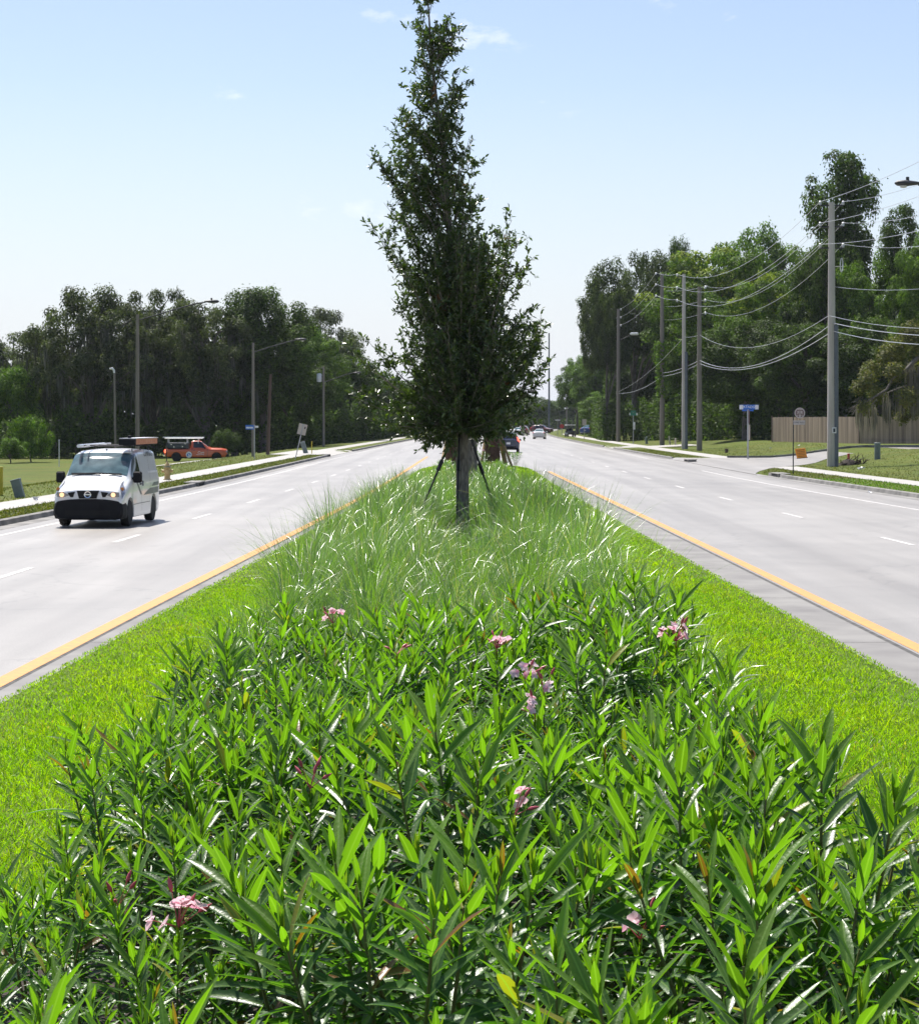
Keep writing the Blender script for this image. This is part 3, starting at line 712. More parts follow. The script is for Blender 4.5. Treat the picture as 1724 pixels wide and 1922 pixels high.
# ---- tall arching ornamental grass behind the shrubs
def tallgrass():
    B = []; A0 = []; T0 = []; T1 = []; Ls = []; Ws = []; Cs = []
    y = 16.9
    while y < 112:
        step = .66 if y < 45 else (.85 if y < 70 else 1.15)
        x = float(bedL(y)) + .05 + .3 * random.random()
        while x < float(bedR(y)) + .05:
            cx, cy = x + random.uniform(-.2, .2), y + random.uniform(-.25, .25)
            nb = int((180 if y < 30 else 140 if y < 50 else 85 if y < 80 else 55) * random.uniform(.5, 1.3))
            hgt = random.uniform(.72, 1.14) * (1.1 if (abs(cx - 1.2) < .9 and 26 < cy < 50) else 1.0)
            if cy < 20.5: hgt *= .75
            if cy > 48: hgt *= 1 - .62 * min(1, (cy - 48) / 40)
            if abs(cx - .07) < .75 and 30 < cy < 43.5: hgt = min(hgt, max(.18, 2.2 - 232 * cy / F))
            wind = random.uniform(-.5, .5)
            az = rng.random(nb) * 2 * np.pi; r = .13 * np.sqrt(rng.random(nb))
            B.append(np.c_[cx + r * np.cos(az), cy + r * np.sin(az), np.full(nb, .19)])
            A0.append(az + wind * .4)
            t0 = np.abs(rng.normal(.16, .16, nb)); up = rng.random(nb) < .28
            T0.append(t0); T1.append(np.where(up, .25 + .5 * rng.random(nb), .75 + 1.25 * rng.random(nb)))
            Ls.append(hgt * 1.35 * (.5 + .6 * rng.random(nb)))
            wf = .0078 if y < 30 else .0105 if y < 50 else .015 if y < 80 else .023
            Ws.append(wf * (.6 + .8 * rng.random(nb)))
            t = rng.random((nb, 1))
            c = np.array((.075, .18, .022)) * (1 - t) + np.array((.24, .39, .08)) * t
            d = rng.random(nb) < .10; c[d] = np.array((.42, .42, .24))
            Cs.append(c * random.uniform(.6, 1.25))
            x += step * random.uniform(.75, 1.25)
        y += step * .9
    cat = np.concatenate
    B = cat(B); az = cat(A0); T0 = cat(T0); T1 = cat(T1); L = cat(Ls); W = cat(Ws); C = cat(Cs); n = len(B); K = 6
    ws = np.array([.75, 1, .95, .8, .6, .35, .06])
    side = np.c_[-np.sin(az), np.cos(az), 0 * az] + .25 * rng.normal(size=(n, 3)); side = unit(side)
    out = np.c_[np.cos(az), np.sin(az), 0 * az]
    p = B.copy(); V = np.empty((n, K + 1, 2, 3))
    for k in range(K + 1):
        V[:, k, 0] = p - side * (W * ws[k] / 2)[:, None]; V[:, k, 1] = p + side * (W * ws[k] / 2)[:, None]
        th = T0 + T1 * ((k + .5) / K) ** 1.6
        p = p + (out * np.sin(th)[:, None] + np.array((0, 0, 1.0)) * np.cos(th)[:, None]) * (L / K)[:, None]
        az = az + .05 * rng.normal(size=n); out = np.c_[np.cos(az), np.sin(az), 0 * az]
    V[:, :, :, 2] = np.maximum(V[:, :, :, 2], .12)
    q0 = (np.arange(n) * 2 * (K + 1))[:, None]
    Q = np.concatenate([np.stack([q0 + 2 * k, q0 + 2 * k + 1, q0 + 2 * k + 3, q0 + 2 * k + 2], -1) for k in range(K)], 1).reshape(-1, 4)
    me = np_mesh('ornamental_grass', V.reshape(-1, 3), Q, M['tallgrass'], np.repeat(C, 2 * (K + 1), axis=0))
    tag(link('ornamental_grass', me), kind='stuff')
tallgrass()

# ---- oleander shrubs: each one a thing of stems, foliage and, on some, a flower cluster
def make_oleander(seed, nst=5, height=.85, spread=.2, dark=1.0, lush=1.0):
    r = random.Random(seed); q = np.random.default_rng(seed)
    Ps = []; Ds = []; Ns = []; Ls = []; Ws = []; Cs = []; Dr = []
    st = MB(); tips = []
    for s in range(nst):
        a = 2 * math.pi * (s + r.random() * .8) / nst
        hh = height * (r.uniform(.72, 1.05) if s else 1.03)
        lean = r.uniform(.06, .26) if s else .04
        b = np.array((.06 * math.cos(a), .06 * math.sin(a), 0))
        tip = np.array(((spread + .10 * hh) * math.cos(a) * (1 if s else .15) * r.uniform(.6, 1.25), (spread + .10 * hh) * math.sin(a) * (1 if s else .15) * r.uniform(.6, 1.25), hh))
        mid = b * .5 + tip * .5 + np.array((math.cos(a), math.sin(a), 0)) * .05 * hh * (1 if s else .2)
        def pos(t): return (1 - t) ** 2 * b + 2 * t * (1 - t) * mid + t * t * tip
        st.tube([pos(t) for t in np.linspace(0, 1, 6)], [.009, .008, .0075, .0065, .005, .003], 5)
        tips.append(tip)
        n_wh = int(13 * hh / .85 * lush); ang = r.random() * 6.28
        for k in range(n_wh):
            u = k / (n_wh - 1)
            t = .14 + .86 * u ** .85
            p = pos(t); ax = unit(pos(min(1, t + .02)) - pos(t - .02))
            ang += 1.05 + r.uniform(-.15, .15)
            for j in range(3):
                if u < .2 and r.random() < .25: continue
                az = ang + j * 2.094 + r.uniform(-.25, .25)
                e = np.array((math.cos(az), math.sin(az), 0)); e = unit(e - ax * (e @ ax))
                op = R(12 + 6 * r.random()) if u > .97 else R(24 + 62 * (1 - u) ** .75 + r.uniform(-9, 10))
                d = ax * math.cos(op) + e * math.sin(op)
                nn = ax * math.sin(op) - e * math.cos(op)      # upper face towards the stem tip
                Ps.append(p); Ds.append(d); Ns.append(nn + .25 * q.normal(size=3))
                L = (.12 if u > .97 else .19 + .065 * math.sin(math.pi * min(1, 1.15 - u))) * r.uniform(.7, 1.2)
                Ls.append(L); Ws.append(L * r.uniform(.115, .155)); Dr.append(max(0, .05 + .28 * (1 - u) + r.uniform(-.08, .12)))
                young = max(0, (u - .70) / .30)
                c = np.array((.046, .115, .020)) * (1 - young) + np.array((.16, .29, .018)) * young
                if r.random() < .02: c = np.array((.26, .25, .03))
                if r.random() < .012: c = np.array((.20, .10, .03))
                if u < .25 and r.random() < .035: c = np.array((.5, .28, .02))
                Cs.append(c * dark * r.uniform(.75, 1.25))
        # closed spear of new leaves at the tip
        for j in range(3):
            az = ang + j * 2.1; op = R(r.uniform(3, 10)); e = np.array((math.cos(az), math.sin(az), 0)); ax = np.array((0, 0, 1.0))
            Ps.append(pos(1)); Ds.append(ax * math.cos(op) + e * math.sin(op)); Ns.append(-e); L = r.uniform(.06, .10); Ls.append(L); Ws.append(L * .17); Dr.append(0.)
            Cs.append(np.array((.24, .32, .03)) * r.uniform(.8, 1.1))
    A = np.array
    me = leaves('foliage', A(Ps), A(Ds), A(Ns), A(Ls), A(Ws), A(Cs), M['oleander'], 'lance', droop=A(Dr), fold=.22)
    root = thing('oleander_shrub', None, 'shrub')
    link('foliage', me, root)
    st.build('stems', M['stem'], root, smooth=True)
    root['_tip'] = max(tips, key=lambda t: t[2]).tolist()
    return root

def flower_cluster(parent, tip, seed, nfl, nbud, size=1.0):
    r = random.Random(seed); q = np.random.default_rng(seed)
    holder = thing('flower_cluster', None, None); holder.parent = parent; holder.location = tip
    A = np.array; sb = MB()
    for i in range(nfl + nbud):
        az = r.random() * 6.28; el = r.uniform(.15, 1.3)
        d = np.array((math.cos(az) * math.cos(el), math.sin(az) * math.cos(el), math.sin(el)))
        ln = r.uniform(.03, .075) * size
        c = d * ln + np.array((0, 0, .015))
        sb.tube([(0, 0, -.05), (0, 0, 0), c], [.003, .003, .002], 5)
        if i < nfl:
            Ps = []; Ds = []; Ns = []; Ls = []; Ws = []; Cs = []
            face = unit(d * .8 + np.array((r.uniform(-.4, .4), -.75, .2)))     # the open face turns outwards
            a = unit(np.cross(face, np.array((.2, .1, 1.0)))); b = np.cross(face, a)
            for k in range(5):
                t = k * 1.2566 + r.uniform(-.1, .1)
                e = a * math.cos(t) + b * math.sin(t)
                Ps.append(c + face * .002); Ds.append(e + face * .35 * r.uniform(.3, 1.2)); Ns.append(face + .3 * q.normal(size=3))
                Ls.append(.026 * size * r.uniform(.85, 1.15)); Ws.append(.023 * size * r.uniform(.85, 1.1))
                Cs.append(np.array((.88, .70, .75)) * r.uniform(.9, 1.07) if r.random() < .85 else np.array((.85, .42, .56)))
            link('flower', leaves('flower', A(Ps), A(Ds), A(Ns), A(Ls), A(Ws), np.clip(A(Cs), 0, .95), M['petal'], 'oak', droop=.1, fold=.12), holder)
        else:
            bb = MB(); bb.lathe([(.0005, 0), (.004, .006), (.0058, .014), (.0045, .026), (.0008, .038)], 7)
            zz = d / np.linalg.norm(d); xx = unit(np.cross(zz, (0.3, .9, .1))); yy = np.cross(zz, xx)
            bb.v = [tuple(c + size * (xx * p[0] + yy * p[1] + zz * p[2])) for p in bb.v]
            bb.build('bud', M['bud'], holder, smooth=True)
    sb.build('flower_stalks', M['bud'], holder, smooth=True)

protos = [make_oleander(100 + i, nst=n_, height=h_, spread=s_, dark=d_) for i, (n_, h_, s_, d_) in enumerate([
    (7, .88, .25, 1), (7, .82, .28, .95), (6, .98, .22, 1.05), (7, .74, .28, 1.0), (8, .88, .29, 1.1), (6, .66, .27, .9), (7, 1.0, .26, .92), (8, .84, .31, 1.0)])]
used = [False] * len(protos)
PLAIN = 'pale green oleander shrub without open flowers in the front bed of the median'
def place_oleander(x, y, rz, sc, label, k, tilt=(0, 0), group='oleander shrubs in the front bed of the median'):
    if not used[k]: o = protos[k]; used[k] = True
    else: o = copy_tree(protos[k])
    o.location = (x, y, .19); o.rotation_euler = (tilt[0], tilt[1], rz); o.scale = (sc, sc, sc)
    tag(o, label, 'shrub', group)
    return o
# flowering ones first, where the photo shows their flowers: (px, py, height of the flower, flowers, buds, label)
FL = [(625, 1185, .85, 4, 3, 'oleander shrub at the back left of the bed with one pale pink flower head'),
      (932, 1236, .84, 6, 4, 'oleander shrub with pink flowers and red buds at the back centre against the tall grass'),
      (985, 1290, .84, 5, 3, 'oleander shrub right of centre with pale pink flowers and upright red buds'),
      (1020, 1318, .80, 2, 3, 'oleander shrub right of centre with a small browning pink flower head'),
      (1004, 1362, .82, 6, 1, 'oleander shrub right of centre with a loose bunch of lilac pink flowers'),
      (1268, 1226, .86, 8, 5, 'oleander shrub at the back right with a dense pink and crimson flower head'),
      (582, 1503, .82, 0, 5, 'oleander shrub left of centre with closed crimson buds only'),
      (965, 1560, .80, 2, 2, 'oleander shrub in the middle of the bed with two small white pink flowers'),
      (335, 1765, .62, 8, 3, 'oleander shrub at the front left with the largest pale pink flower head'),
      (1200, 1790, .62, 3, 4, 'oleander shrub at the front right with a white flower and crimson buds'),
      (222, 1722, .62, 0, 4, 'oleander shrub at the front left corner with a spray of red buds'),
      (745, 1248, .84, 0, 4, 'oleander shrub at the back of the bed topped with brown dried buds')]
pts = []; flow = []
for i, (px, py, hz, nf, nb_, lab) in enumerate(FL):
    flow.append((P(px, py, hz + .19)[0], P(px, py, hz + .19)[1], hz))
    x, y, _ = P(px, py, hz + .19)
    k = i % len(protos)
    tip = protos[k]['_tip']
    sc = hz / (tip[2] + .02)
    rz = random.random() * 6.28
    ox = (tip[0] * math.cos(rz) - tip[1] * math.sin(rz)) * sc; oy = (tip[0] * math.sin(rz) + tip[1] * math.cos(rz)) * sc
    o = place_oleander(x - ox, y - oy, rz, sc, lab, k, group='flowering oleanders')
    flower_cluster(o, (tip[0], tip[1], tip[2] + .085), 500 + i, nf, nb_, (1.5 if i in (8, 5) else 1.35) / sc)
    pts.append((x - ox, y - oy))
# the rest: blue-noise over the bed
tries = 0
while tries < 9000:
    tries += 1
    y = random.uniform(5.2, 16.7); x = random.uniform(float(np.interp(y, [5, 9, 14, 15.5, 17], [-1.75, -1.62, -1.75, -1.5, -1.3])), float(np.interp(y, [5, 8, 9, 14, 19], [1.8, 1.75, 1.5, 1.55, 1.45])))
    if -1.6 < x < -1.05 and 7.9 < y < 8.9: continue        # bare mulch at the front left
    
    if any(.1 < fy - y < 1.25 and abs(fx * y / fy - x) < .33 for fx, fy, fz in flow[8:10]): continue      # nothing hides the two front flower heads
    dmin = .45 if y < 11 else .49
    if all((x - a) ** 2 + (y - b) ** 2 > dmin ** 2 for a, b in pts):
        pts.append((x, y))
        e = min(x - float(bedL(y)), float(bedR(y)) - x)
        sc = random.uniform(.80, 1.16) if e > .5 else random.uniform(.74, .95)
        for fx, fy, fz in flow:      # plants in front of an open flower stay lower than it
            if 0 < fy - y < 1.3 and abs(fx * y / fy - x) < .42: sc = min(sc, .80 - .12 * (fy - y))
        if y < 8 and x < -1.0: sc *= .85
        
        k = random.randrange(len(protos))
        place_oleander(x, y, random.random() * 6.28, sc, PLAIN, k, (random.uniform(-.13, .13), random.uniform(-.13, .13)))
for k, u in enumerate(used):
    if not u:
        for ch in list(protos[k].children): bpy.data.objects.remove(ch)
        bpy.data.objects.remove(protos[k])
print('oleanders', len(pts))

# ---- upright street tree on the median
def street_oak(name, label, loc, zc, prof, trunk, seed, nbr, nleaf, Lleaf):
    """prof: rows (z, xl, xr) of the crown outline; trunk: rows (x, z, r)"""
    r = random.Random(seed); q = np.random.default_rng(seed)
    t = thing(name, label, 'tree', loc)
    mb = MB()
    mb.tube([(x, .02 * math.sin(z * 3), z) for x, z, _ in trunk], [rr for _, _, rr in trunk], 12)
    zs = [p[0] for p in prof]; xl = [p[1] for p in prof]; xr = [p[2] for p in prof]
    txs = [p[1] for p in trunk]
    tx = lambda z: np.interp(z, txs, [p[0] for p in trunk]); tr = lambda z: np.interp(z, txs, [p[2] for p in trunk])
    z0, z1 = zs[0], zs[-1]
    Ps = []; Ds = []; Cs = []; Ls = []
    wts = np.array([max(.12, (xr[i] - xl[i])) for i in range(len(zs))])
    for b in range(nbr):
        # tip height: more branches where the crown is wide
        while True:
            zt = r.uniform(z0, z1)
            if r.random() < np.interp(zt, zs, wts) / wts.max() + .12: break
        a = 2 * math.pi * r.random()
        L_, R_ = np.interp(zt, zs, xl), np.interp(zt, zs, xr)
        half = (R_ - L_) / 2; xc = (R_ + L_) / 2
        u = math.sqrt(r.random()) * .95 + .07 * r.random()
        if r.random() < .22: u *= r.uniform(1.05, 1.22)
        tip = np.array((xc + half * u * math.cos(a), half * .92 * u * math.sin(a), zt))
        zb = max(zc * .92, zt - (.7 + .9 * u) * half * r.uniform(.4, 1.1) - .15)
        zb = min(zb, txs[-1] - .05)
        base = np.array((tx(zb), 0, zb))
        mid = base * .45 + tip * .55 + np.array((0, 0, -.12 * half)) + .06 * q.normal(size=3)
        pos = lambda s: (1 - s) ** 2 * base + 2 * s * (1 - s) * mid + s * s * tip
        r0 = min(tr(zb) * .45, .007 + .007 * np.linalg.norm(tip - base))
        mb.tube([pos(s) for s in np.linspace(0, 1, 6)], [r0 * (1 - .85 * s) for s in np.linspace(0, 1, 6)], 5, cap=False)
        ntw = max(4, int(7.5 * np.linalg.norm(tip - base)))
        for k in range(ntw):
            s = r.uniform(.22, 1.0); p = pos(s)
            dv = unit(pos(min(1, s + .05)) - pos(s - .05)) + .75 * q.normal(size=3) + np.array((0, 0, .25)); dv = unit(dv)
            tl = r.uniform(.16, .42)
            e = p + dv * tl
            mb.tube([p, e], [.004, .0015], 4, cap=False)
            m_ = int(nleaf * r.uniform(.6, 1.3))
            ss = q.random(m_)
            Ps.append(p + ss[:, None] * (e - p)); Ds.append(dv * .75 + .8 * q.normal(size=(m_, 3)))
            cc = palette(m_, [(.028, .052, .011), (.050, .088, .016), (.085, .13, .022)], .2)
            if r.random() < .004: cc[:] = np.array((.16, .07, .02))
            Cs.append(cc); Ls.append(Lleaf * (.65 + .6 * q.random(m_)))
    mb.build('trunk', M['palebark'], t, smooth=True)
    Pp = np.concatenate(Ps); D = np.concatenate(Ds); L = np.concatenate(Ls); C = np.concatenate(Cs)
    N = rand_dirs(len(Pp)) + np.array((0, 0, .8))
    link('crown', leaves('crown', Pp, D, N, L, L * .36, C, M['oakleaf'], 'oak', droop=.05, fold=.2), t)
    print(label[:30], len(Pp))
    return t
Yt = 42.0; sc_ = F / Yt; X0 = xat(868, Yt)
def pr(rows): return [((YH - y) / sc_ + H - .2, (a - 868) / sc_, (b - 868) / sc_) for y, a, b in rows]
prof = pr([(838, 800, 930), (815, 725, 985), (785, 655, 1025), (745, 643, 1035), (710, 655, 1030), (680, 652, 1035), (650, 664, 1040), (620, 685, 1045), (590, 725, 1030), (560, 738, 1015),
           (530, 722, 1030), (505, 705, 1040), (470, 695, 1025), (440, 690, 985), (400, 692, 960), (370, 695, 940), (340, 700, 905), (310, 690, 905), (285, 680, 900), (260, 695, 895), (235, 720, 885), (205, 755, 890),
           (170, 762, 895), (140, 768, 905), (115, 752, 908), (95, 762, 895), (70, 770, 865), (45, 765, 858), (20, 755, 845), (0, 770, 828), (-40, 785, 820), (-75, 795, 808)])
trunk = [(0, -.1, .17), (0, .5, .135), (-.01, 1.5, .13), (-.02, 2.4, .12), (-.06, 4, .09), (-.25, 6, .065), (-.42, 8, .045), (-.62, 9.6, .03), (-.72, 11.2, .012)]
tree_base = (X0, Yt, .2)
street_oak('street_tree', 'tall narrow young oak in the median closest to the camera, tied with black straps', tree_base, 2.5, prof, trunk, 3, 350, 15, .108)
p2 = [(1.9, -.6, .6), (2.3, -1.5, 1.7), (3.2, -1.9, 2.1), (4.5, -1.6, 2.0), (6, -1.2, 1.6), (7.5, -.8, 1.1), (8.6, -.3, .5)]
t2 = [(0, -.1, .14), (0, 1, .115), (0, 2.2, .11), (.1, 4, .07), (.1, 6, .04), (.1, 8.5, .01)]
street_oak('street_tree', 'second young median tree, dark trunk showing just behind the closest oak trunk', (xat(880, 66), 66, .2), 2.2, p2, t2, 5, 150, 20, .11)
p3 = [(2.2, -.5, .5), (3, -1.2, 1.2), (4.5, -1.3, 1.3), (6, -.8, .8), (7, -.3, .3)]
street_oak('street_tree', 'third young median tree, thin trunk between the closest oak and the palm', (xat(891, 88), 88, .2), 2.2, p3, [(0, -.1, .11), (0, 2, .09), (0, 4, .05), (0, 7, .01)], 6, 80, 12, .12)
# straps that tie the closest tree down
def strap(px0, py0, px1, py1, Y0, Y1, label):
    t = thing('tree_strap', label, 'strap', (0, 0, 0), group='black straps tying down the median tree')
    a = np.array((xat(px0, Y0), Y0, zat(py0, Y0))); b = np.array((xat(px1, Y1), Y1, .12))
    mid = a * .72 + b * .28
    MB().tube([a, b], [.022, .022], 4).build('webbing', M['strap'], t)
    d = unit(b - a)
    MB().tube([mid - d * .12, mid + d * .12], [.042, .042], 4).build('ratchet', M['strap'], t)
strap(850, 815, 762, 1050, 42.0, 40.9, 'black tie strap slanting down to the left of the median tree')
strap(862, 815, 856, 1055, 41.9, 40.2, 'black tie strap hanging almost straight down the front of the median trunk')
strap(884, 825, 950, 1010, 42.0, 42.3, 'thicker black tie strap slanting down to the right of the median tree')
strap(886, 825, 944, 960, 42.1, 43.5, 'thinner black tie strap at the back right of the median tree')

# ---- braced palm trunks at the end of the median
def palm(name, label, x, y, h, rad, seed, nfr=16):
    r = random.Random(seed); q = np.random.default_rng(seed)
    t = thing(name, label, 'palm tree', (x, y, .15))
    prof_ = [(rad * 1.12, -.15), (rad * 1.05, .3)]
    for i in range(18):
        z = .3 + (h - .3) * i / 17
        prof_ += [(rad * (1 + .05 * (i % 2)), z)]
    MB().lathe(prof_, 18).build('trunk', M['palmbark'], t, smooth=True)
    Ps = []; Ds = []; Ns = []; Ls = []; mb = MB()
    for k in range(nfr):
        az = r.random() * 6.28; el = r.uniform(.1, 1.35); L = r.uniform(.9, 1.4)
        d = np.array((math.cos(az) * math.cos(el), math.sin(az) * math.cos(el), math.sin(el)))
        c = np.array((0, 0, h)) + d * L * .7
        mb.tube([(0, 0, h - .1), c], [.02, .01], 5)
        for j in range(26):
            a = (j - 12.5) / 12.5 * 2.0
            s = unit(np.cross(d, (0, 0, 1.0))); e = d * math.cos(a) + s * math.sin(a)
            Ps.append(c); Ds.append(e); Ns.append(np.cross(d, s)); Ls.append(.75 * (1 - .25 * abs(a) / 2))
    A = np.array; n = len(Ps)
    mb.build('frond_stalks', M['stem'], t)
    link('fronds', leaves('fronds', A(Ps), A(Ds), A(Ns), A(Ls), .045, palette(n, [(.045, .085, .02), (.07, .11, .03)]), M['leaf'], 'blade5', droop=.25), t)
    return t
PX, PY_ = xat(924, 112), 112.0
palm('braced_palm', 'stout brown palm trunk propped by timber stakes at the right end of the median', PX, PY_, 3.6, .40, 1)
PX2, PY2 = xat(847, 116), 116.0
palm('braced_palm', 'second brown palm trunk partly hidden left behind the closest tree trunk', PX2, PY2, 3.4, .34, 2)
def stake(px0, py0, px1, py1, Y0, Y1, label):
    a = np.array((xat(px0, Y0), Y0, zat(py0, Y0))); b = np.array((xat(px1, Y1), Y1, zat(py1, Y1)))
    o = MB().tube([a, b], [.075, .075], 4).build('timber_stake', M['stake']); tag(o, label, 'stake', 'timber stakes propping the palms')
stake(940, 818, 951, 878, 112, 111, 'inner timber stake leaning on the right of the stout palm trunk')
stake(939, 818, 962, 880, 112, 110.5, 'outer timber stake leaning on the right of the stout palm trunk')
stake(936, 822, 946, 872, 112.4, 114, 'timber stake behind the right side of the stout palm trunk')
stake(911, 818, 902, 880, 112, 111, 'timber stake leaning on the left of the stout palm trunk')
stake(841, 810, 826, 882, 116, 113, 'long yellowish timber stake at the left end of the row')
stake(843, 822, 838, 876, 116.2, 116.5, 'short timber stake just left of the half hidden palm trunk')
# small flowering oleander beside the palm trunk
far_o = [(-.55, 0, 1), (.75, .2, .9), (-1.1, .5, .8), (1.25, .6, .85)]
for i, (dx, dy, s) in enumerate(far_o):
    lab = ['low shrub with one pink flower at the foot of the stout palm trunk', 'low grey green shrub right of the stout palm trunk', 'low grey green shrub left of the stout palm trunk', 'low shrub by the right hand stakes of the palm'][i]
    o = copy_tree(protos[i + 1])
    o.location = (PX + dx, PY_ - .6 + dy, .2); o.scale = (s * .85,) * 3; o.rotation_euler = (0, 0, i * 1.7); tag(o, lab, 'shrub', 'low shrubs round the palm')
    if i == 0: flower_cluster(o, (0, -.05, .9), 77, 7, 2, 1.6)

# ---- rough verge grass near the pavements (uncountable)
def verge():
    n = 60000
    s = rng.random(n) < .5
    y = 48 + 130 * rng.random(n) ** 1.5
    dL = np.where(rng.random(n) < .45, .2 + 1.3 * rng.random(n), 3.05 + 10 * rng.random(n) ** 1.3)
    dR = np.where(rng.random(n) < .45, .2 + 2.05 * rng.random(n), 3.85 + 9 * rng.random(n) ** 1.3)
    x = np.where(s, Lcurb(y) - dL, Rcurb(y) + dR)
    # keep clear of the side street and the driveways
    ok = ~((~s) & (x > Rcurb(y)) & (y > np.interp(x - 14.3, [0, 1, 2, 3, 4, 5, 6.5, 8, 10, 40], [98, 104.5, 108, 110.5, 112.5, 115, 120, 125, 127.5, 128])) & (y < 139.5))
    ok &= ~(s & (y > 150) & (y < 176))
    ok &= ~((~s) & (y > 139) & (dR > 2.3) & (dR < 4.4))
    x, y = x[ok], y[ok]; n = len(x)
    z = gz(x, y)
    L = (.05 + .10 * rng.random(n)); W = .012 + .014 * rng.random(n)
    D = rng.normal(size=(n, 3)) * np.array((.5, .5, 0)) + np.array((0, 0, 1.0)); N = rand_dirs(n) * np.array((1, 1, .2))
    C = palette(n, [(.065, .09, .010), (.115, .12, .02), (.15, .13, .035), (.075, .11, .010)])
    k = (~s[ok]) & (y < 88) & (x - Rcurb(y) < 2.3); C[k] = palette(int(k.sum()), [(.09, .19, .015), (.13, .24, .02)])
    tag(link('verge_grass', leaves('verge_grass', np.c_[x, y, z], D, N, L, W, C, M['verge'], 'blade2', droop=.3)), kind='stuff')
verge()

# ================================================================ BACKGROUND TREES
def crown_clumps(q, rad, hgt, z0, ncl, cl, shape='dome'):
    out = []
    while len(out) < ncl:
        d = unit(q.normal(size=3)); u = q.random() ** .36
        z = d[2] * u
        if shape == 'dome' and z < -.55: continue
        f = 1.0
        if shape == 'column':        # bare-ish vine clad stem below, wide ragged head on top
            z = q.uniform(-1, 1); a = q.uniform(0, 6.283); f = (.36 + .64 * float(sst(-.15, .35, z))) * math.sqrt(max(.05, 1 - max(0, (z - .35) / .72) ** 2)); rr_ = q.random() ** .45
            p = np.array((math.cos(a) * rad * f * rr_, math.sin(a) * rad * f * rr_, z0 + hgt * (.5 + .5 * z)))
            out.append((p, cl * q.uniform(.6, 1.25))); continue
        p = np.array((d[0] * u * rad * f, d[1] * u * rad * f, z0 + hgt * (.5 + .5 * z)))
        out.append((p, cl * q.uniform(.65, 1.3)))
    return out

def make_tree(seed, rad, hgt, zbase, ncl, cl, nleaf, Lleaf, cols, trunk_r=.35, shape='dome', moss=0, flush=None, flat=.75, drape=0, ltrans=None, limbs=9):
    """returns a thing (unlabelled): trunk, crown, optional moss"""
    q = np.random.default_rng(seed)
    t = thing('tree', None, None)
    cls = crown_clumps(q, rad, hgt, zbase, ncl, cl, shape)
    mb = MB(); top = zbase + hgt * .55
    mb.tube([(0, 0, -.8), (0, 0, .3), (.1, .05, zbase * .6 + .5), (.15, -.1, top)], [trunk_r * 1.35, trunk_r * 1.1, trunk_r * .85, trunk_r * .25], 9)
    order = sorted(range(ncl), key=lambda i: -np.linalg.norm(cls[i][0][:2]))
    for i in order[::max(1, ncl // limbs)]:
        p = cls[i][0]; zb = max(.5 * zbase + .6, p[2] - .75 * np.linalg.norm(p[:2]) - .5); zb = min(zb, top)
        a = np.array((.1, 0, zb)); b = p
        mid = (a + b) / 2 + np.array((0, 0, .12 * rad)) + .25 * q.normal(size=3)
        mb.tube([a, (a + mid) / 2 + (0, 0, .1), mid, b], [trunk_r * .5, trunk_r * .4, trunk_r * .26, .04], 6)
    mb.build('trunk', M['bark'], t, smooth=True)
    Ps = []; Cs = []; Ns = []; Ls = []
    per = nleaf // ncl
    for p, c in cls:
        m_ = int(per * (c / cl) ** 2)
        d = unit(q.normal(size=(m_, 3))); rr = c * np.where(q.random((m_, 1)) < .72, .30 + .66 * q.random((m_, 1)) ** .45, .26 * np.abs(q.normal(size=(m_, 1))) + .72)
        pos = p + d * rr * np.array((1, 1, flat))
        if drape: pos[:, 2] -= drape * q.random(m_) ** 2 * (d[:, 2] < .1)
        Ps.append(pos); Ns.append(d + np.array((0, 0, .7)) + .5 * q.normal(size=(m_, 3)))
        sh = q.uniform(.62, 1.42)
        cc = palette(m_, cols, .2) * sh
        if flush is not None and p[2] > zbase + hgt * flush[1] and q.random() < flush[2]:
            k = (d[:, 2] > -.1) & (q.random(m_) < .8); cc[k] = np.array(flush[0]) * q.uniform(.7, 1.2, (int(k.sum()), 1))
        Cs.append(cc); Ls.append(Lleaf * (.6 + .8 * q.random(m_)))
    Pp = np.concatenate(Ps); L = np.concatenate(Ls); N = np.concatenate(Ns)
    D = q.normal(size=(len(Pp), 3)); D = D - N * (D * N).sum(1, keepdims=True) / (N * N).sum(1, keepdims=True)
    link('crown', leaves('crown', Pp, D, N, L, L * .62, np.concatenate(Cs), M['leaf'], 'leaf', droop=.12, fold=.22), t)
    if moss:
        Ps = []; n = 0
        for i in range(moss):
            p, c = cls[q.integers(0, ncl)]
            if p[2] > zbase + hgt * .8: continue
            b = p + q.normal(size=3) * c * .5 * np.array((1, 1, .2)) + np.array((0, 0, -.4 * c))
            k = int(q.integers(8, 22)); Ps.append(np.c_[b[0] + .16 * q.normal(size=k), b[1] + .16 * q.normal(size=k), b[2] + .2 * q.normal(size=k)])
        Pp = np.concatenate(Ps); n = len(Pp)
        D = np.tile((0, 0, -1.0), (n, 1)) + .06 * q.normal(size=(n, 3))
        link('moss', leaves('moss', Pp, D, q.normal(size=(n, 3)) * (1, 1, .1), (.5 + 1.3 * q.random(n)), .05 + .06 * q.random(n), palette(n, [(.08, .085, .068), (.15, .155, .13)]), M['moss'], 'blade2'), t)
    return t

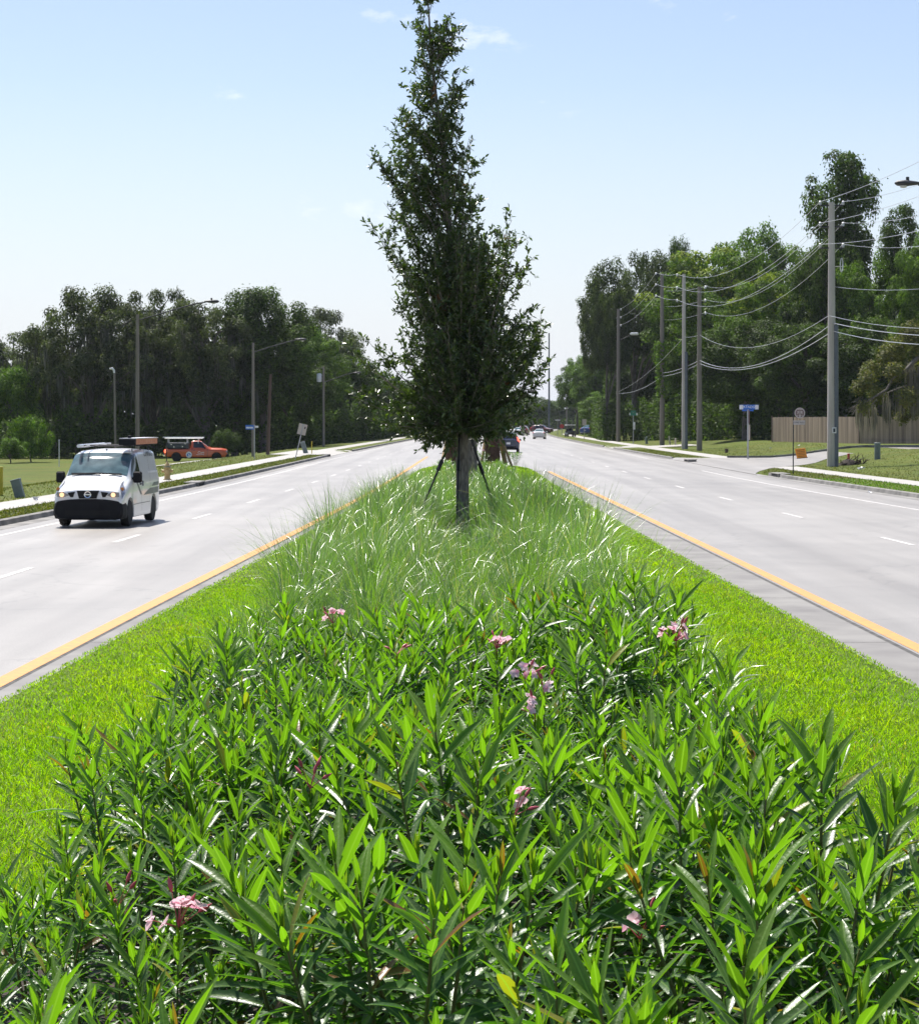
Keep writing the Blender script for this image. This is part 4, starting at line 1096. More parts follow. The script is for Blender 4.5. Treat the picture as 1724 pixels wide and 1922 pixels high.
OAK = [(.042, .058, .024), (.066, .082, .038), (.095, .108, .060)]
OAKG = [(.070, .086, .050), (.105, .122, .075)]
DEEP = [(.030, .052, .014), (.052, .086, .018), (.078, .122, .024)]
BROAD = [(.052, .10, .018), (.084, .145, .024), (.125, .19, .028)]
BRIGHT = [(.045, .10, .012), (.085, .16, .018), (.14, .22, .03)]
PT = {
 'oak': make_tree(11, 7.0, 10.5, 2.0, 210, .92, 50000, .225, OAK, .45, moss=130, flat=.62),
 'oak2': make_tree(12, 7.4, 10.0, 1.8, 220, .92, 52000, .225, OAK, .5, moss=110, flat=.6),
 'oakg': make_tree(13, 7.0, 10.0, 2.0, 190, .9, 42000, .225, OAKG, .45, moss=60, flat=.62),
 'spread': make_tree(22, 8.2, 9.0, 4.2, 240, 1.0, 52000, .235, [(.034, .050, .018), (.055, .078, .026), (.08, .10, .04)], .4, flat=.62),
 'deep': make_tree(14, 5.0, 12.0, 2.0, 190, .95, 48000, .24, DEEP, .4, flat=.9),
 'deep2': make_tree(15, 6.0, 11.0, 3.0, 190, 1.0, 48000, .25, DEEP, .4),
 'broad': make_tree(16, 6.0, 12.0, 3.0, 190, .95, 48000, .25, BROAD, .4, flat=.7),
 'flush': make_tree(17, 6.5, 10.0, 4.5, 190, .95, 48000, .24, BROAD, .4, flush=((.20, .25, .03), .55, .40), flat=.65),
 'vine': make_tree(18, 3.2, 14.0, 2.0, 74, .95, 32000, .24, DEEP, .5, shape='column', drape=1.2),
 'bright': make_tree(19, 4.2, 7.0, 2.0, 60, 1.1, 18000, .26, BRIGHT, .25, flat=.8),
 'bush': make_tree(20, 2.6, 3.2, .1, 30, .62, 7000, .19, BRIGHT, .08, flat=.9),
 'dbush': make_tree(21, 2.6, 3.4, .3, 34, .85, 9000, .17, DEEP, .08, flat=.9),
}
seen = {k: False for k in PT}
def tree(kind, px, ptop, Y, label, cat='tree', sx=1.0, pxw=None, name=None, rz=None, dz=0.0, group=None):
    """place a copy of a kind so that its top stands at photo row ptop and its middle at column px, at distance Y"""
    x = xat(px, Y); z = float(gz(x, min(Y, 890))) + dz
    if seen[kind]: o = copy_tree(PT[kind])
    else: o = PT[kind]; seen[kind] = True
    cr_ = [c for c in o.children if c.name.startswith('crown')][0]
    if 'ext' not in PT[kind]:
        n = len(cr_.data.vertices); a = np.empty(n * 3, np.float32); cr_.data.vertices.foreach_get('co', a); a = a.reshape(-1, 3)
        PT[kind]['ext'] = [float(np.percentile(a[:, 2], 99.7)), float(np.percentile(np.abs(a[:, 0]), 98.5))]
    h0, w0 = PT[kind]['ext']
    s = (zat(ptop, Y) - z) / h0
    o.location = (x, Y, z)
    wx = s * sx if pxw is None else (pxw / 2 * Y / F) / w0
    o.scale = (wx, wx, s); o.rotation_euler = (0, 0, random.random() * 6.28 if rz is None else rz)
    o.name = name or {'oak': 'live_oak', 'oak2': 'live_oak', 'oakg': 'live_oak', 'vine': 'vine_clad_tree', 'bush': 'bush', 'dbush': 'bush'}.get(kind, 'broadleaf_tree')
    return tag(o, label, cat, group or ('trees beyond the road' if cat == 'tree' else 'bushes at the wood edge'))

# left side wood
tree('oak', 172, 545, 200, 'broad mossy live oak directly above the white van', pxw=240)
tree('oak2', 287, 548, 206, 'mossy live oak behind the nearer street light pole, above the orange truck', pxw=210)
tree('oak', 388, 570, 202, 'drooping mossy live oak right of the first street light, over the truck bonnet', pxw=200)
tree('oakg', 25, 628, 215, 'paler low oak at the left edge of the picture', pxw=190)
tree('deep', 492, 545, 205, 'tall dark green rounded tree rising between the two street lights on the left', pxw=190)
tree('oakg', 605, 583, 275, 'grey green oak farthest back on the left, just left of the median tree crown', pxw=150)
tree('broad', 580, 622, 240, 'mid green tree behind the pole with the transformer can', pxw=150)
tree('deep2', 650, 668, 262, 'dark tree right of the transformer pole, beside the median tree crown', pxw=130)
tree('deep2', 545, 665, 215, 'dark shaded tree between the brown pole and the transformer pole', pxw=160)
tree('deep', 440, 650, 205, 'dark tree behind the brown wooden pole and the second street light', pxw=150)
tree('deep2', 705, 700, 320, 'distant dark tree on the left half hidden by the median tree crown', pxw=130)
tree('deep2', 100, 665, 212, 'shadowed tree low behind the mossy oak at the far left', pxw=190)
tree('bright', 22, 690, 196, 'sunlit bright green young tree at the left edge', pxw=100)
tree('bush', 58, 782, 174, 'yellow green sunlit bush at the left edge of the field', 'bush', pxw=72, dz=-.3)
tree('bright', 142, 800, 195, 'slim bright green sapling behind the white van roof', 'tree', pxw=30)
tree('bush', 20, 822, 170, 'low light green bush at the far left foot of the wood', 'bush', pxw=60)
tree('dbush', 424, 806, 192, 'dark green bush in front of the orange truck bonnet', 'bush', pxw=52)
tree('broad', 790, 715, 420, 'hazy tree beyond the left carriageway seen through the median tree', pxw=190)
tree('deep', 870, 725, 470, 'hazy tree straight ahead behind the median tree trunk', pxw=170)
# right side
tree('spread', 1190, 478, 268, 'big spreading live oak over the far right poles', pxw=200, dz=0)
tree('spread', 1138, 545, 262, 'smaller oak leaning left over the far right pavement below the big spreading one', pxw=95)
tree('deep', 1272, 452, 285, 'tall dark tree top rising behind the middle poles on the right', pxw=70)
tree('flush', 1345, 468, 226, 'large tree with yellow green new growth between the pole pair and the nearest tall pole', pxw=260)
tree('broad', 1420, 432, 250, 'tall mid green tree behind the yellow green one, left of the nearest tall pole', pxw=190)
tree('flush', 1460, 520, 205, 'lower yellow green tree right above the blue street sign', pxw=210)
tree('vine', 1580, 288, 200, 'tallest tree, vine clad with a ragged crown behind the nearest tall pole', pxw=135)
tree('deep2', 1555, 455, 195, 'dark vine hung tree at the foot of the tallest tree', pxw=160)
tree('vine', 1692, 388, 185, 'vine clad tree at the right edge below the street lamp head', pxw=75)
tree('broad', 1640, 480, 190, 'mid green tree between the two vine clad trees', pxw=160)
tree('broad', 1745, 440, 178, 'green tree cut by the right edge of the picture', pxw=150)
tree('broad', 1288, 590, 232, 'light green tree with drooping boughs behind the two middle poles', pxw=110)
tree('deep', 1400, 600, 195, 'dark shaded tree behind the blue street sign', pxw=190)
tree('deep2', 1510, 610, 188, 'dark shaded tree behind the left end of the board fence', pxw=190)
tree('deep', 1650, 600, 182, 'dark shaded tree behind the right part of the board fence', pxw=190)
tree('deep2', 1205, 640, 285, 'dark tree behind the green street sign', pxw=130)
tree('broad', 1120, 668, 335, 'leafy bright tree leaning over the far right pavement', pxw=95)
tree('broad', 1083, 672, 380, 'farthest light green tree at the right of the road gap', pxw=75)
tree('broad', 1140, 735, 318, 'small green tree by the far right kerb', pxw=100)
tree('deep2', 1155, 645, 350, 'narrow green tree top below the spreading oak', pxw=75)
tree('bush', 1203, 806, 262, 'low bright bush at the foot of the green street sign', 'bush', pxw=40)
tree('bush', 1275, 795, 222, 'light green bush between the two middle poles', 'bush', pxw=48)
tree('deep2', 1000, 745, 560, 'hazy blue green tree at the far end of the road', pxw=90)
tree('deep', 950, 735, 600, 'hazy tree at the far end of the road behind the navy car', pxw=110)
tree('deep2', 1050, 752, 620, 'low hazy tree at the end of the road right of the white car', pxw=80)
# undergrowth that reads as one dark mass on each side (uncountable)
def thicket(name, pts, n, cols, L, hgt, dep):
    q = np.random.default_rng(len(name) + n); Ps = []
    a = np.array(pts, float); seg = np.linalg.norm(np.diff(a, axis=0), axis=1); cum = np.r_[0, np.cumsum(seg)]
    u = q.random(n) * cum[-1]
    x = np.interp(u, cum, a[:, 0]); y = np.interp(u, cum, a[:, 1]) + dep * q.random(n)
    hh = hgt * (.55 + .45 * np.abs(np.sin(u * .55) * np.sin(u * .23 + 1)))
    z = gz(x, np.minimum(y, 890)) + hh * q.random(n) ** .8 - .1
    N = q.normal(size=(n, 3)) + (0, -.3, .6); D = q.normal(size=(n, 3))
    LL = L * (.6 + .8 * q.random(n))
    o = link(name, leaves(name, np.c_[x, y, z], D, N, LL, LL * .6, palette(n, cols, .25), M['leaf'], 'leaf', fold=.2)); tag(o, kind='stuff')
def gl(px, Y): return (xat(px, Y), Y)
thicket('undergrowth_left', [gl(-160, 186), gl(60, 188), gl(250, 198), gl(430, 200), gl(540, 206), gl(640, 235), gl(720, 290), gl(770, 380)], 80000, DEEP, .34, 5.2, 9)
thicket('undergrowth_right', [gl(1900, 178), gl(1650, 180), gl(1450, 188), gl(1330, 205), gl(1265, 228), gl(1205, 250), gl(1135, 256), gl(1112, 330), gl(1085, 420)], 90000, DEEP, .34, 5.6, 9)
def woodland(name, pts, n, L, hgt, dep, cols):
    thicket(name, pts, n, cols, L, hgt, dep)
woodland('woodland_left', [gl(-300, 215), gl(100, 228), gl(430, 230), gl(620, 290), gl(740, 420)], 80000, 1.0, 10.5, 10, DEEP)
woodland('woodland_right', [gl(2000, 215), gl(1500, 225), gl(1300, 265), gl(1180, 330), gl(1110, 430)], 80000, 1.0, 12.5, 10, DEEP)
woodland('distant_woodland', [gl(700, 640), gl(900, 680), gl(1120, 640)], 26000, 1.1, 7.0, 30, DEEP)

for k, u in seen.items():
    if not u:
        for ch in list(PT[k].children): bpy.data.objects.remove(ch)
        bpy.data.objects.remove(PT[k])
# oak reaching in from the right edge, in front of the fence
def edge_oak():
    Y = 140.0; p = F / Y
    q = np.random.default_rng(44)
    X = lambda px: xat(px, Y); Z = lambda py: zat(py, Y)
    base = (X(1800), Y + 1, float(gz(X(1800), Y)))
    t = thing('live_oak', 'mossy oak reaching in from the right edge in front of the board fence', 'tree', base, group='trees beyond the road')
    off = np.array(base)
    mb = MB()
    w_ = lambda a, b, dy=0: np.array((X(a), Y + dy, Z(b))) - off
    mb.tube([(0, 0, -.5), (0, 0, 1), w_(1790, 720), w_(1775, 650)], [.5, .42, .36, .25], 9)
    L1 = [w_(1788, 690), w_(1740, 660, -.6), w_(1712, 675, -1), w_(1690, 697, -1.2), w_(1667, 712, -1.3), w_(1655, 732, -1.4), w_(1622, 752, -1.3), w_(1605, 765, -1)]
    mb.tube(L1, [.26, .2, .15, .12, .1, .08, .05, .02], 7)
    mb.tube([w_(1790, 700), w_(1735, 715, 1), w_(1690, 730, 1.4), w_(1650, 745, 1.2)], [.2, .13, .08, .03], 6)
    for i in range(30):      # bare grey twigs at the limb end
        a = w_(1600 + 40 * q.random(), 740 + 25 * q.random(), -1.2)
        mb.tube([a, a + (-.3 - .5 * q.random(), .3 * q.normal(), -.25 - .7 * q.random())], [.018, .006], 4)
    mb.build('trunk', M['bark'], t, smooth=True)
    cl = [(1690, 655, 1.1), (1725, 640, 1.2), (1705, 625, .9), (1665, 668, .8), (1640, 695, .8), (1672, 700, .8), (1620, 715, .7), (1606, 728, .6), (1650, 740, .7), (1690, 745, .8), (1720, 700, 1.0), (1760, 660, 1.5), (1750, 740, 1.2),
          (1790, 620, 1.6), (1830, 660, 1.8), (1800, 700, 1.5), (1860, 720, 1.7), (1840, 600, 1.5), (1705, 785, .5), (1640, 770, .5), (1665, 780, .45), (1612, 765, .5), (1718, 770, .8)]
    Ps = []; Ns = []; Cs = []
    for a, b, c in cl:
        m_ = int(1100 * c * c)
        d = unit(q.normal(size=(m_, 3))); Ps.append(w_(a, b, 2.0 * q.normal() * .5) + d * c * (.4 + .6 * q.random((m_, 1)))); Ns.append(d + (0, -.2, .7))
        Cs.append(palette(m_, [(.085, .105, .035), (.14, .155, .05), (.20, .18, .06)], .2) * q.uniform(.75, 1.15))
    Pp = np.concatenate(Ps); n = len(Pp); L = .12 + .12 * q.random(n)
    link('crown', leaves('crown', Pp, q.normal(size=(n, 3)), np.concatenate(Ns), L, L * .6, np.concatenate(Cs), M['leaf'], 'leaf', fold=.2), t)
    Ps = []
    for (a, b, k) in [(1703, 690, 90), (1712, 735, 120), (1722, 700, 60), (1610, 765, 40), (1632, 770, 40), (1682, 735, 40), (1660, 752, 40)]:
        Ps.append(w_(a, b, -.8) + q.normal(size=(k, 3)) * (.16, .25, .25))
    Pp = np.concatenate(Ps); n = len(Pp)
    link('moss', leaves('moss', Pp, np.tile((0, 0, -1.0), (n, 1)) + .05 * q.normal(size=(n, 3)), q.normal(size=(n, 3)) * (1, 1, .1), .7 + 1.2 * q.random(n), .04 + .05 * q.random(n), palette(n, [(.14, .135, .11), (.22, .21, .17)]), M['moss'], 'blade2'), t)
edge_oak()

# ================================================================ BOARD FENCE
def fence():
    yb = 164.0
    x0 = xat(1449, 176); x1 = xat(1613, 160); x2 = xat(1613, 160) + 13
    t = thing('board_fence', 'weathered wooden board fence along the right edge of the side street', 'fence', (x0, 176, 0))
    r = random.Random(4)
    def run(a, b, name, hgt):
        mb = MB(); d = np.array(b) - np.array(a); Ln = np.linalg.norm(d); d /= Ln; nrm = np.array((-d[1], d[0]))
        n = int(Ln / .142)
        for i in range(n):
            p = np.array(a) + d * i * Ln / n; w = .132; zz = float(gz(*p)); h = hgt + r.uniform(-.02, .02)
            off = nrm * r.uniform(-.004, .004)
            q0 = p + off; q1 = p + off + d * w
            th = nrm * .018
            v = []
            for s, e in ((q0, zz - .1), (q1, zz - .1), (q1, zz + h - .04), (q1 - d * .03, zz + h), (q0 + d * .03, zz + h), (q0, zz + h - .04)):
                v.append((s[0] - x0, s[1] - 176, e))
            v2 = [(x + th[0], y + th[1], z) for x, y, z in v]
            f = [(0, 1, 2, 3, 4, 5), (11, 10, 9, 8, 7, 6)] + [(k, (k + 1) % 6, 6 + (k + 1) % 6, 6 + k) for k in range(6)]
            mb.add(v + v2, f)
        mb.build(name, M['fence'], t)
        rl = MB()
        for h in (.4, hgt - .35):
            rl.tube([(a[0] - x0 + .03, a[1] - 176 + .06, float(gz(*a)) + h), (b[0] - x0 + .03, b[1] - 176 + .06, float(gz(*b)) + h)], .045, 4)
        rl.build('rail', M['polewood'], t)
    run((x0, 176), (x1, 160), 'receding_boards', 2.08)
    run((x1 + .02, 160), (x2, 160.4), 'facing_boards', 2.12)
    for a, b in (((x0, 176.1), .1), ((x1 - .04, 160.14), .1), ((xat(1515, 169.6), 169.5), .05)):
        MB().box(a[0] - x0 - b / 2, a[0] - x0 + b / 2, a[1] - 176 - b, a[1] - 176 + b, float(gz(*a)) - .2, float(gz(*a)) + 2.22).build('post', M['polebrown'], t)
fence()

# ================================================================ POLES AND WIRES
def upole(px, py, ptop, r0, label, mat_, arms=(), conduit=None, lean=0, name='utility_pole', extra=None, Y=None):
    if Y is None: x, Y, z = G(px, py)
    else: x = xat(px, Y); z = float(gz(x, Y))
    h = zat(ptop, Y) - z
    t = thing(name, label, 'utility pole', (x, Y, z), group='poles along the road')
    n = 10
    MB().tube([(lean * k / n, 0, -.3 + (h + .3) * k / n) for k in range(n + 1)], [r0 * (1 - .35 * k / n) for k in range(n + 1)], 14).build('shaft', mat_, t, smooth=True)
    for ph, sides in arms:
        za = zat(ph, Y) - z
        for s in sides:
            MB().box(min(0, s), max(0, s), -.05, .05, za - .08, za - .01).build('arm', M['darkmetal'], t)
            MB().lathe([(.03, 0), (.09, .02), (.05, .06), (.09, .10), (.05, .15), (.08, .19), (.03, .23)], 10, (s, 0, za - .01)).build('insulator', M['insul'], t, smooth=True)
    if conduit:
        c0, c1, cr_ = conduit
        MB().tube([(r0 * .9, -.12, -.1), (r0 * .85, -.12, zat(c1, Y) - z)], [cr_, cr_], 12).build('conduit', M['conduit'], t, smooth=True)
    return t, x, Y, z, h
A1 = [(384, (-.62, .62)), (424, (-.62, .62)), (464, (-.62, .62))]
p1 = upole(1560, 876, 380, .25, 'nearest and tallest utility pole, pale with a grey conduit, beside the side street', M['poleconc'], A1, conduit=(0, 610, .13))
t1, x1_, Y1_, z1_, h1_ = p1
mb = MB()
for k in range(3): mb.tube([(.55 + .07 * math.cos(a), .07 * k, (zat(497, Y1_) - z1_) + .38 * math.sin(a)) for a in np.linspace(0, 6.28, 14)], .018, 5)
mb.tube([(.2, 0, zat(500, Y1_) - z1_), (.6, 0, zat(500, Y1_) - z1_)], .02, 5)
mb.build('cable_coil', M['wire'], t1)
MB().box(-.02, .2, -.31, -.29, zat(813, Y1_) - z1_, zat(802, Y1_) - z1_).build('notice', M['signwhite'], t1)
MB().box(.03, .15, -.315, -.311, zat(811, Y1_) - z1_, zat(804, Y1_) - z1_).build('notice_print', M['ink'], t1)
p2 = upole(1312, 846, 538, .24, 'tapered brown grey utility pole, right one of the middle pair', M['polewood'], [(541, (.5,)), (566, (.5,)), (590, (.5,))])
p3 = upole(1283, 843, 514, .22, 'utility pole with long grey conduit, left one of the middle pair', M['poleconc'], [(518, (-.6,)), (542, (-.6,)), (566, (-.6,))], conduit=(0, 660, .14))
p4 = upole(1242, 836, 513, .26, 'utility pole with ivy at mid height, behind the middle pair', M['polewood'], [(515, (-.62,)), (536, (-.62,)), (557, (-.62,))])
def ivy(p, y0, y1, n, lab):
    t_, x_, Y_, z_, h_ = p; q = np.random.default_rng(5)
    a = 6.283 * q.random(n); zz = zat(y0, Y_) - z_ + (zat(y1, Y_) - zat(y0, Y_)) * q.random(n)
    rr = .25 + .35 * q.random(n) * (.5 + .5 * np.abs(np.sin(zz * 1.3)))
    Pp = np.c_[rr * np.cos(a), rr * np.sin(a), zz]; N = np.c_[np.cos(a), np.sin(a), .4 + 0 * a] + .4 * q.normal(size=(n, 3)); L = .2 + .2 * q.random(n)
    link('ivy', leaves('ivy', Pp, q.normal(size=(n, 3)), N, L, L * .7, palette(n, BROAD), M['leaf'], 'leaf', fold=.2), t_)
ivy(p4, 745, 640, 700, '')
p5 = upole(1160, 829, 580, .26, 'dark utility pole in front of the spreading oak', M['polewood'], [(582, (.3,)), (597, (.3,)), (612, (.3,))])
p6 = upole(1134, 0, 643, .2, 'distant utility pole above the light green trees', M['polewood'], [(646, (-.7, .5))], Y=380)
p7 = upole(1096, 0, 659, .2, 'second distant utility pole farther left above the trees', M['polewood'], [(661, (-.7,))], Y=430)
p8 = upole(1030, 0, 625, .22, 'green grey far pole rising alone in the road gap', M['conduit'], (), Y=450)
p9 = upole(1063, 0, 685, .18, 'farthest thin pole at the left end of the right hand trees', M['polewood'], (), Y=480)
upole(502, 853, 702, .15, 'reddish brown wooden pole leaning right beside the second street light', M['polebrown'], (), lean=.22)
# pole nearer the camera that carries the wires out of the picture
p0 = (xat(2260, 58), 58.0)
t0 = thing('utility_pole', 'utility pole beyond the right edge that carries the wires on', 'utility pole', (p0[0], 58, float(gz(*p0))), group='poles along the road')
MB().tube([(0, 0, -.3), (0, 0, 14.8)], [.25, .17], 14).build('shaft', M['poleconc'], t0, smooth=True)

def wire(name, pts, sags, label, r=.012):
    V_ = []
    for (a, b, s) in zip(pts[:-1], pts[1:], sags):
        a = np.array(a); b = np.array(b)
        for k in range(17):
            u = k / 16
            if V_ and k == 0: continue
            p = a * (1 - u) + b * u; p[2] -= 4 * s * u * (1 - u); V_.append(p)
    o = MB().tube(V_, r, 5).build(name, M['wire'], smooth=True)
    tag(o, label, 'overhead wire', 'overhead wires on the right')
def att(p, ph, s): return (p[1] + s, p[2], zat(ph, p[2]) + .17)
def pix(px, py, Y): return (xat(px, Y), Y, zat(py, Y))
for i, (a, nm) in enumerate(zip(((384, 518, 515, 582, -8), (424, 542, 536, 597, 125), (464, 566, 557, 612, 255)), ('highest', 'middle', 'lowest'))):
    Y0 = 58.0
    wire('power_wire', [pix(2225, a[4], Y0), att(p1, a[0], -.62), att(p3, a[1], -.6), att(p4, a[2], -.62), att(p5, a[3], .3), pix(1085, 700 + 22 * i, 450)], [.7, 1.7, .15, .5, 1.2],
         nm + ' wire of the three on the road side brackets of the nearest utility pole')
    wire('power_wire', [pix(2310, a[4] + 5, Y0), att(p1, a[0], .62), att(p2, (541, 566, 590)[i], .5), pix(1245, (545, 575, 600)[i], 224)], [1.2, 1.6, .2],
         nm + ' wire of the three on the far side brackets of the nearest utility pole', .011)
Y0 = 58.0
wire('phone_cable', [pix(2300, 400, Y0), pix(1566, 538, Y1_), ], [.9], 'single cable meeting the nearest pole halfway up from the right')
wire('phone_cable', [pix(2300, 545, Y0), pix(1555, 592, Y1_), pix(1312, 628, p2[2]), pix(1283, 632, p3[2]), pix(1160, 735, p5[2])], [.9, 1.4, .1, .6], 'upper communication cable at mid height of the nearest pole')
wire('phone_cable', [pix(2300, 590, Y0), pix(1562, 606, Y1_), pix(1312, 676, p2[2]), pix(1242, 700, p4[2])], [.7, 1.4, .2], 'middle communication cable at mid height of the nearest pole', .018)
wire('phone_cable', [pix(2300, 580, Y0), pix(1562, 621, Y1_), pix(1312, 682, p2[2]), pix(1242, 706, p4[2]), pix(1160, 738, p5[2])], [.9, 1.2, .2, .5], 'lowest communication cable at mid height of the nearest pole', .018)
# ---- street lights
def streetlight(bx, by, Y, ptop, arm_pts, label, mat_, r0=.14, head=.75, transformer=None, z=None):
    x = xat(bx, Y); z = float(gz(x, Y))
    h = zat(ptop, Y) - z
    t = thing('street_light', label, 'street light', (x, Y, z), group='street lights')
    MB().tube([(0, 0, -.3), (0, 0, h * .5), (0, 0, h)], [r0, r0 * .85, r0 * .68], 12).build('pole', mat_, t, smooth=True)
    pts = [(xat(a, Y) - x, 0, zat(b, Y) - z) for a, b in arm_pts]
    MB().tube(pts, .035, 8).build('arm', M['lampgrey'], t, smooth=True)
    e = pts[-1]; s = 1 if pts[-1][0] > pts[0][0] else -1
    hd = MB(); prof = [(.0, .05), (.15, .09), (.45, .15), (.7, .12), (.78, .04)]
    V = []; Q = []; n = 12
    for a, w_ in prof:
        for k in range(n):
            th = 2 * math.pi * k / n
            V.append((e[0] + s * (a - .08) * head / .75, w_ * math.cos(th), e[2] + .02 + .65 * w_ * math.sin(th) + .02))
    for i in range(len(prof) - 1):
        for k in range(n): Q.append((i * n + k, i * n + (k + 1) % n, (i + 1) * n + (k + 1) % n, (i + 1) * n + k))
    Q.append(tuple(range(n))); Q.append(tuple((len(prof) - 1) * n + k for k in range(n)))
    hd.add(V, Q); hd.tube([(e[0] + s * .3, 0, e[2] + .1), (e[0] + s * .3, 0, e[2] + .22)], .05, 8)
    hd.build('lamp_head', M['lampgrey'], t, smooth=True)
    MB().lathe([(.0, 0), (.11, .01), (.09, -.04), (0.0, -.06)][::1], 10, (e[0] + s * .42, 0, e[2] - .045)).build('lens', M['glasslamp'], t, smooth=True)
    return t, x, z
streetlight(258, 0, 108, 590, [(259, 601), (290, 592), (330, 580), (370, 569), (386, 567)], 'nearer street light on the left, tall grey pole above the white van', M['polewood'], .115)
streetlight(475, 0, 144, 643, [(476, 661), (510, 650), (545, 640), (556, 638)], 'second street light on the left, beside the reddish brown pole', M['polewood'], .12)
tl, xl_, zl_ = streetlight(607, 0, 202, 688, [(608, 717), (635, 708), (655, 701), (664, 700)], 'third street light on the left, with a pale transformer can', M['polewood'], .13)
MB().lathe([(.02, 0), (.24, .03), (.25, .1), (.25, .75), (.2, .82), (.03, .85)], 14, (-.42, 0, zat(717, 202) - zl_)).build('transformer', M['insul'], tl, smooth=True)
MB().box(-.25, 0, -.04, .04, zat(708, 202) - zl_, zat(706, 202) - zl_).build('bracket', M['darkmetal'], tl)
Yr = 60.0
streetlight(1935, 0, Yr, 338, [(1935, 362), (1850, 352), (1770, 347), (1722, 346)], 'street light whose dark lamp head reaches in at the top right edge', M['poleconc'], .16, .72)
mb = MB(); t5, x5, Y5, z5, h5 = p5
mb.tube([(0, -.1, zat(640, Y5) - z5), (1.0, -.1, zat(632, Y5) - z5), (1.5, -.1, zat(628, Y5) - z5)], .04, 6); mb.build('lamp_arm', M['lampgrey'], t5)
MB().box(1.4, 2.4, -.3, .1, zat(629, Y5) - z5, zat(624, Y5) - z5, bev=.1).build('lamp_head', M['insul'], t5)
def lamp_post():
    Y = 150.0; x = xat(217, Y); z = float(gz(x, Y))
    t = thing('lamp_post', 'thin lamp post with a small white curved head in front of the mossy oaks', 'lamp post', (x, Y, z))
    h = zat(700, Y) - z
    MB().tube([(0, 0, -.2), (-.1, 0, h)], [.09, .07], 9).build('post', M['polewood'], t, smooth=True)
    MB().tube([(-.1, 0, h), (-.13, 0, h + .2), (-.25, 0, h + .33), (-.45, 0, h + .3)], [.07, .08, .1, .05], 9).build('lamp_head', M['signwhite'], t, smooth=True)
lamp_post()

# ================================================================ SIGNS AND STREET FURNITURE
def post_sign(name, label, px, py, ptop, r=.035, matp='steel', lean=0.0, cat='sign', Y=None):
    if Y is None: x, Y, z = G(px, py)
    else: x = xat(px, Y); z = float(gz(x, Y))
    t = thing(name, label, cat, (x, Y, z)); t.rotation_euler = (0, lean, 0)
    MB().tube([(0, 0, -.3), (0, 0, zat(ptop, Y) - z)], r, 8).build('post', M[matp], t, smooth=True)
    return t, x, Y, z
t, x, Y, z = post_sign('street_sign', 'blue and white street name sign on a steel post at the side street corner', 1403, 862, 759, .055)
za = zat(764, Y) - z; wv = 36 * Y / F; hv = 9 * Y / F
MB().box(-wv / 2 + .06, wv / 2 + .06, -.075, -.060, za - hv / 2, za + hv / 2).build('blade', M['blue'], t)
MB().box(-wv / 2 + .065, -wv / 2 + .30, -.079, -.077, za - hv / 2 + .01, za + hv / 2 - .02).build('end_panel', M['signwhite'], t)
MB().box(wv / 2 - .16, wv / 2 + .055, -.079, -.077, za - hv / 2 + .01, za + hv / 2 - .02).build('end_panel', M['signwhite'], t)
text('lettering', 'MATADOR', .23, (.05, -.079, za + .005), (R(90), 0, 0), M['signwhite'], t, .001)
MB().box(-wv * .3, wv * .3, .062, .07, za - hv / 2 - .1, za - hv / 2 - .02).build('rear_blade', M['blue'], t)
MB().box(.02, .10, -.062, -.05, zat(795, Y) - z, zat(770, Y) - z).build('edge_on_stop_sign', M['signbrown'], t)
MB().box(.03, .13, -.061, -.05, zat(826, Y) - z, zat(797, Y) - z).build('edge_on_plate', M['signback'], t)

t, x, Y, z = post_sign('round_sign', 'round pale sign with dark markings on a thin dark post by the side street', 1488, 890, 768, .026, 'darkmetal')
zc = zat(775, Y) - z; rr = 10.0 * Y / F; cx_ = .30
MB().lathe([(.001, -.05), (rr, -.05), (rr, -.04), (.001, -.04)], 32, (cx_, 0, zc), axis='y').build('disc', M['signbrown'], t)
def ring(r0, r1, y, m, name, a0=0, a1=360):
    mb = MB(); n = 36; V = []
    for k in range(n + 1):
        a = R(a0 + (a1 - a0) * k / n); V += [(cx_ + r0 * math.cos(a), y, zc + r0 * math.sin(a)), (cx_ + r1 * math.cos(a), y, zc + r1 * math.sin(a))]
    mb.add(V, [(2 * k, 2 * k + 1, 2 * k + 3, 2 * k + 2) for k in range(n)]).build(name, m, t)
ring(rr * .80, rr * .995, -.053, M['signpale'], 'border')
mk = MB()
for a, b, c, d in ((-.48, -.08, .05, .32), (.08, .48, .05, .32), (-.56, .56, -.12, -.02), (-.16, .16, -.74, -.28), (-.5, -.3, -.5, -.36), (.3, .5, -.5, -.36), (-.4, .4, .56, .66)):
    mk.box(cx_ + a * rr, cx_ + b * rr, -.055, -.051, zc + c * rr, zc + d * rr)
mk.build('markings', M['signpale'], t)
MB().box(0, .55, -.04, -.03, zat(797, Y) - z, zat(789, Y) - z).build('plate', M['signpale'], t)
text('lettering', 'ONE WAY', .11, (.28, -.042, zat(793, Y) - z), (R(90), 0, 0), M['ink'], t, .001)
MB().box(0, .32, -.03, -.02, zc - .06, zc + .06).build('bracket', M['darkmetal'], t)

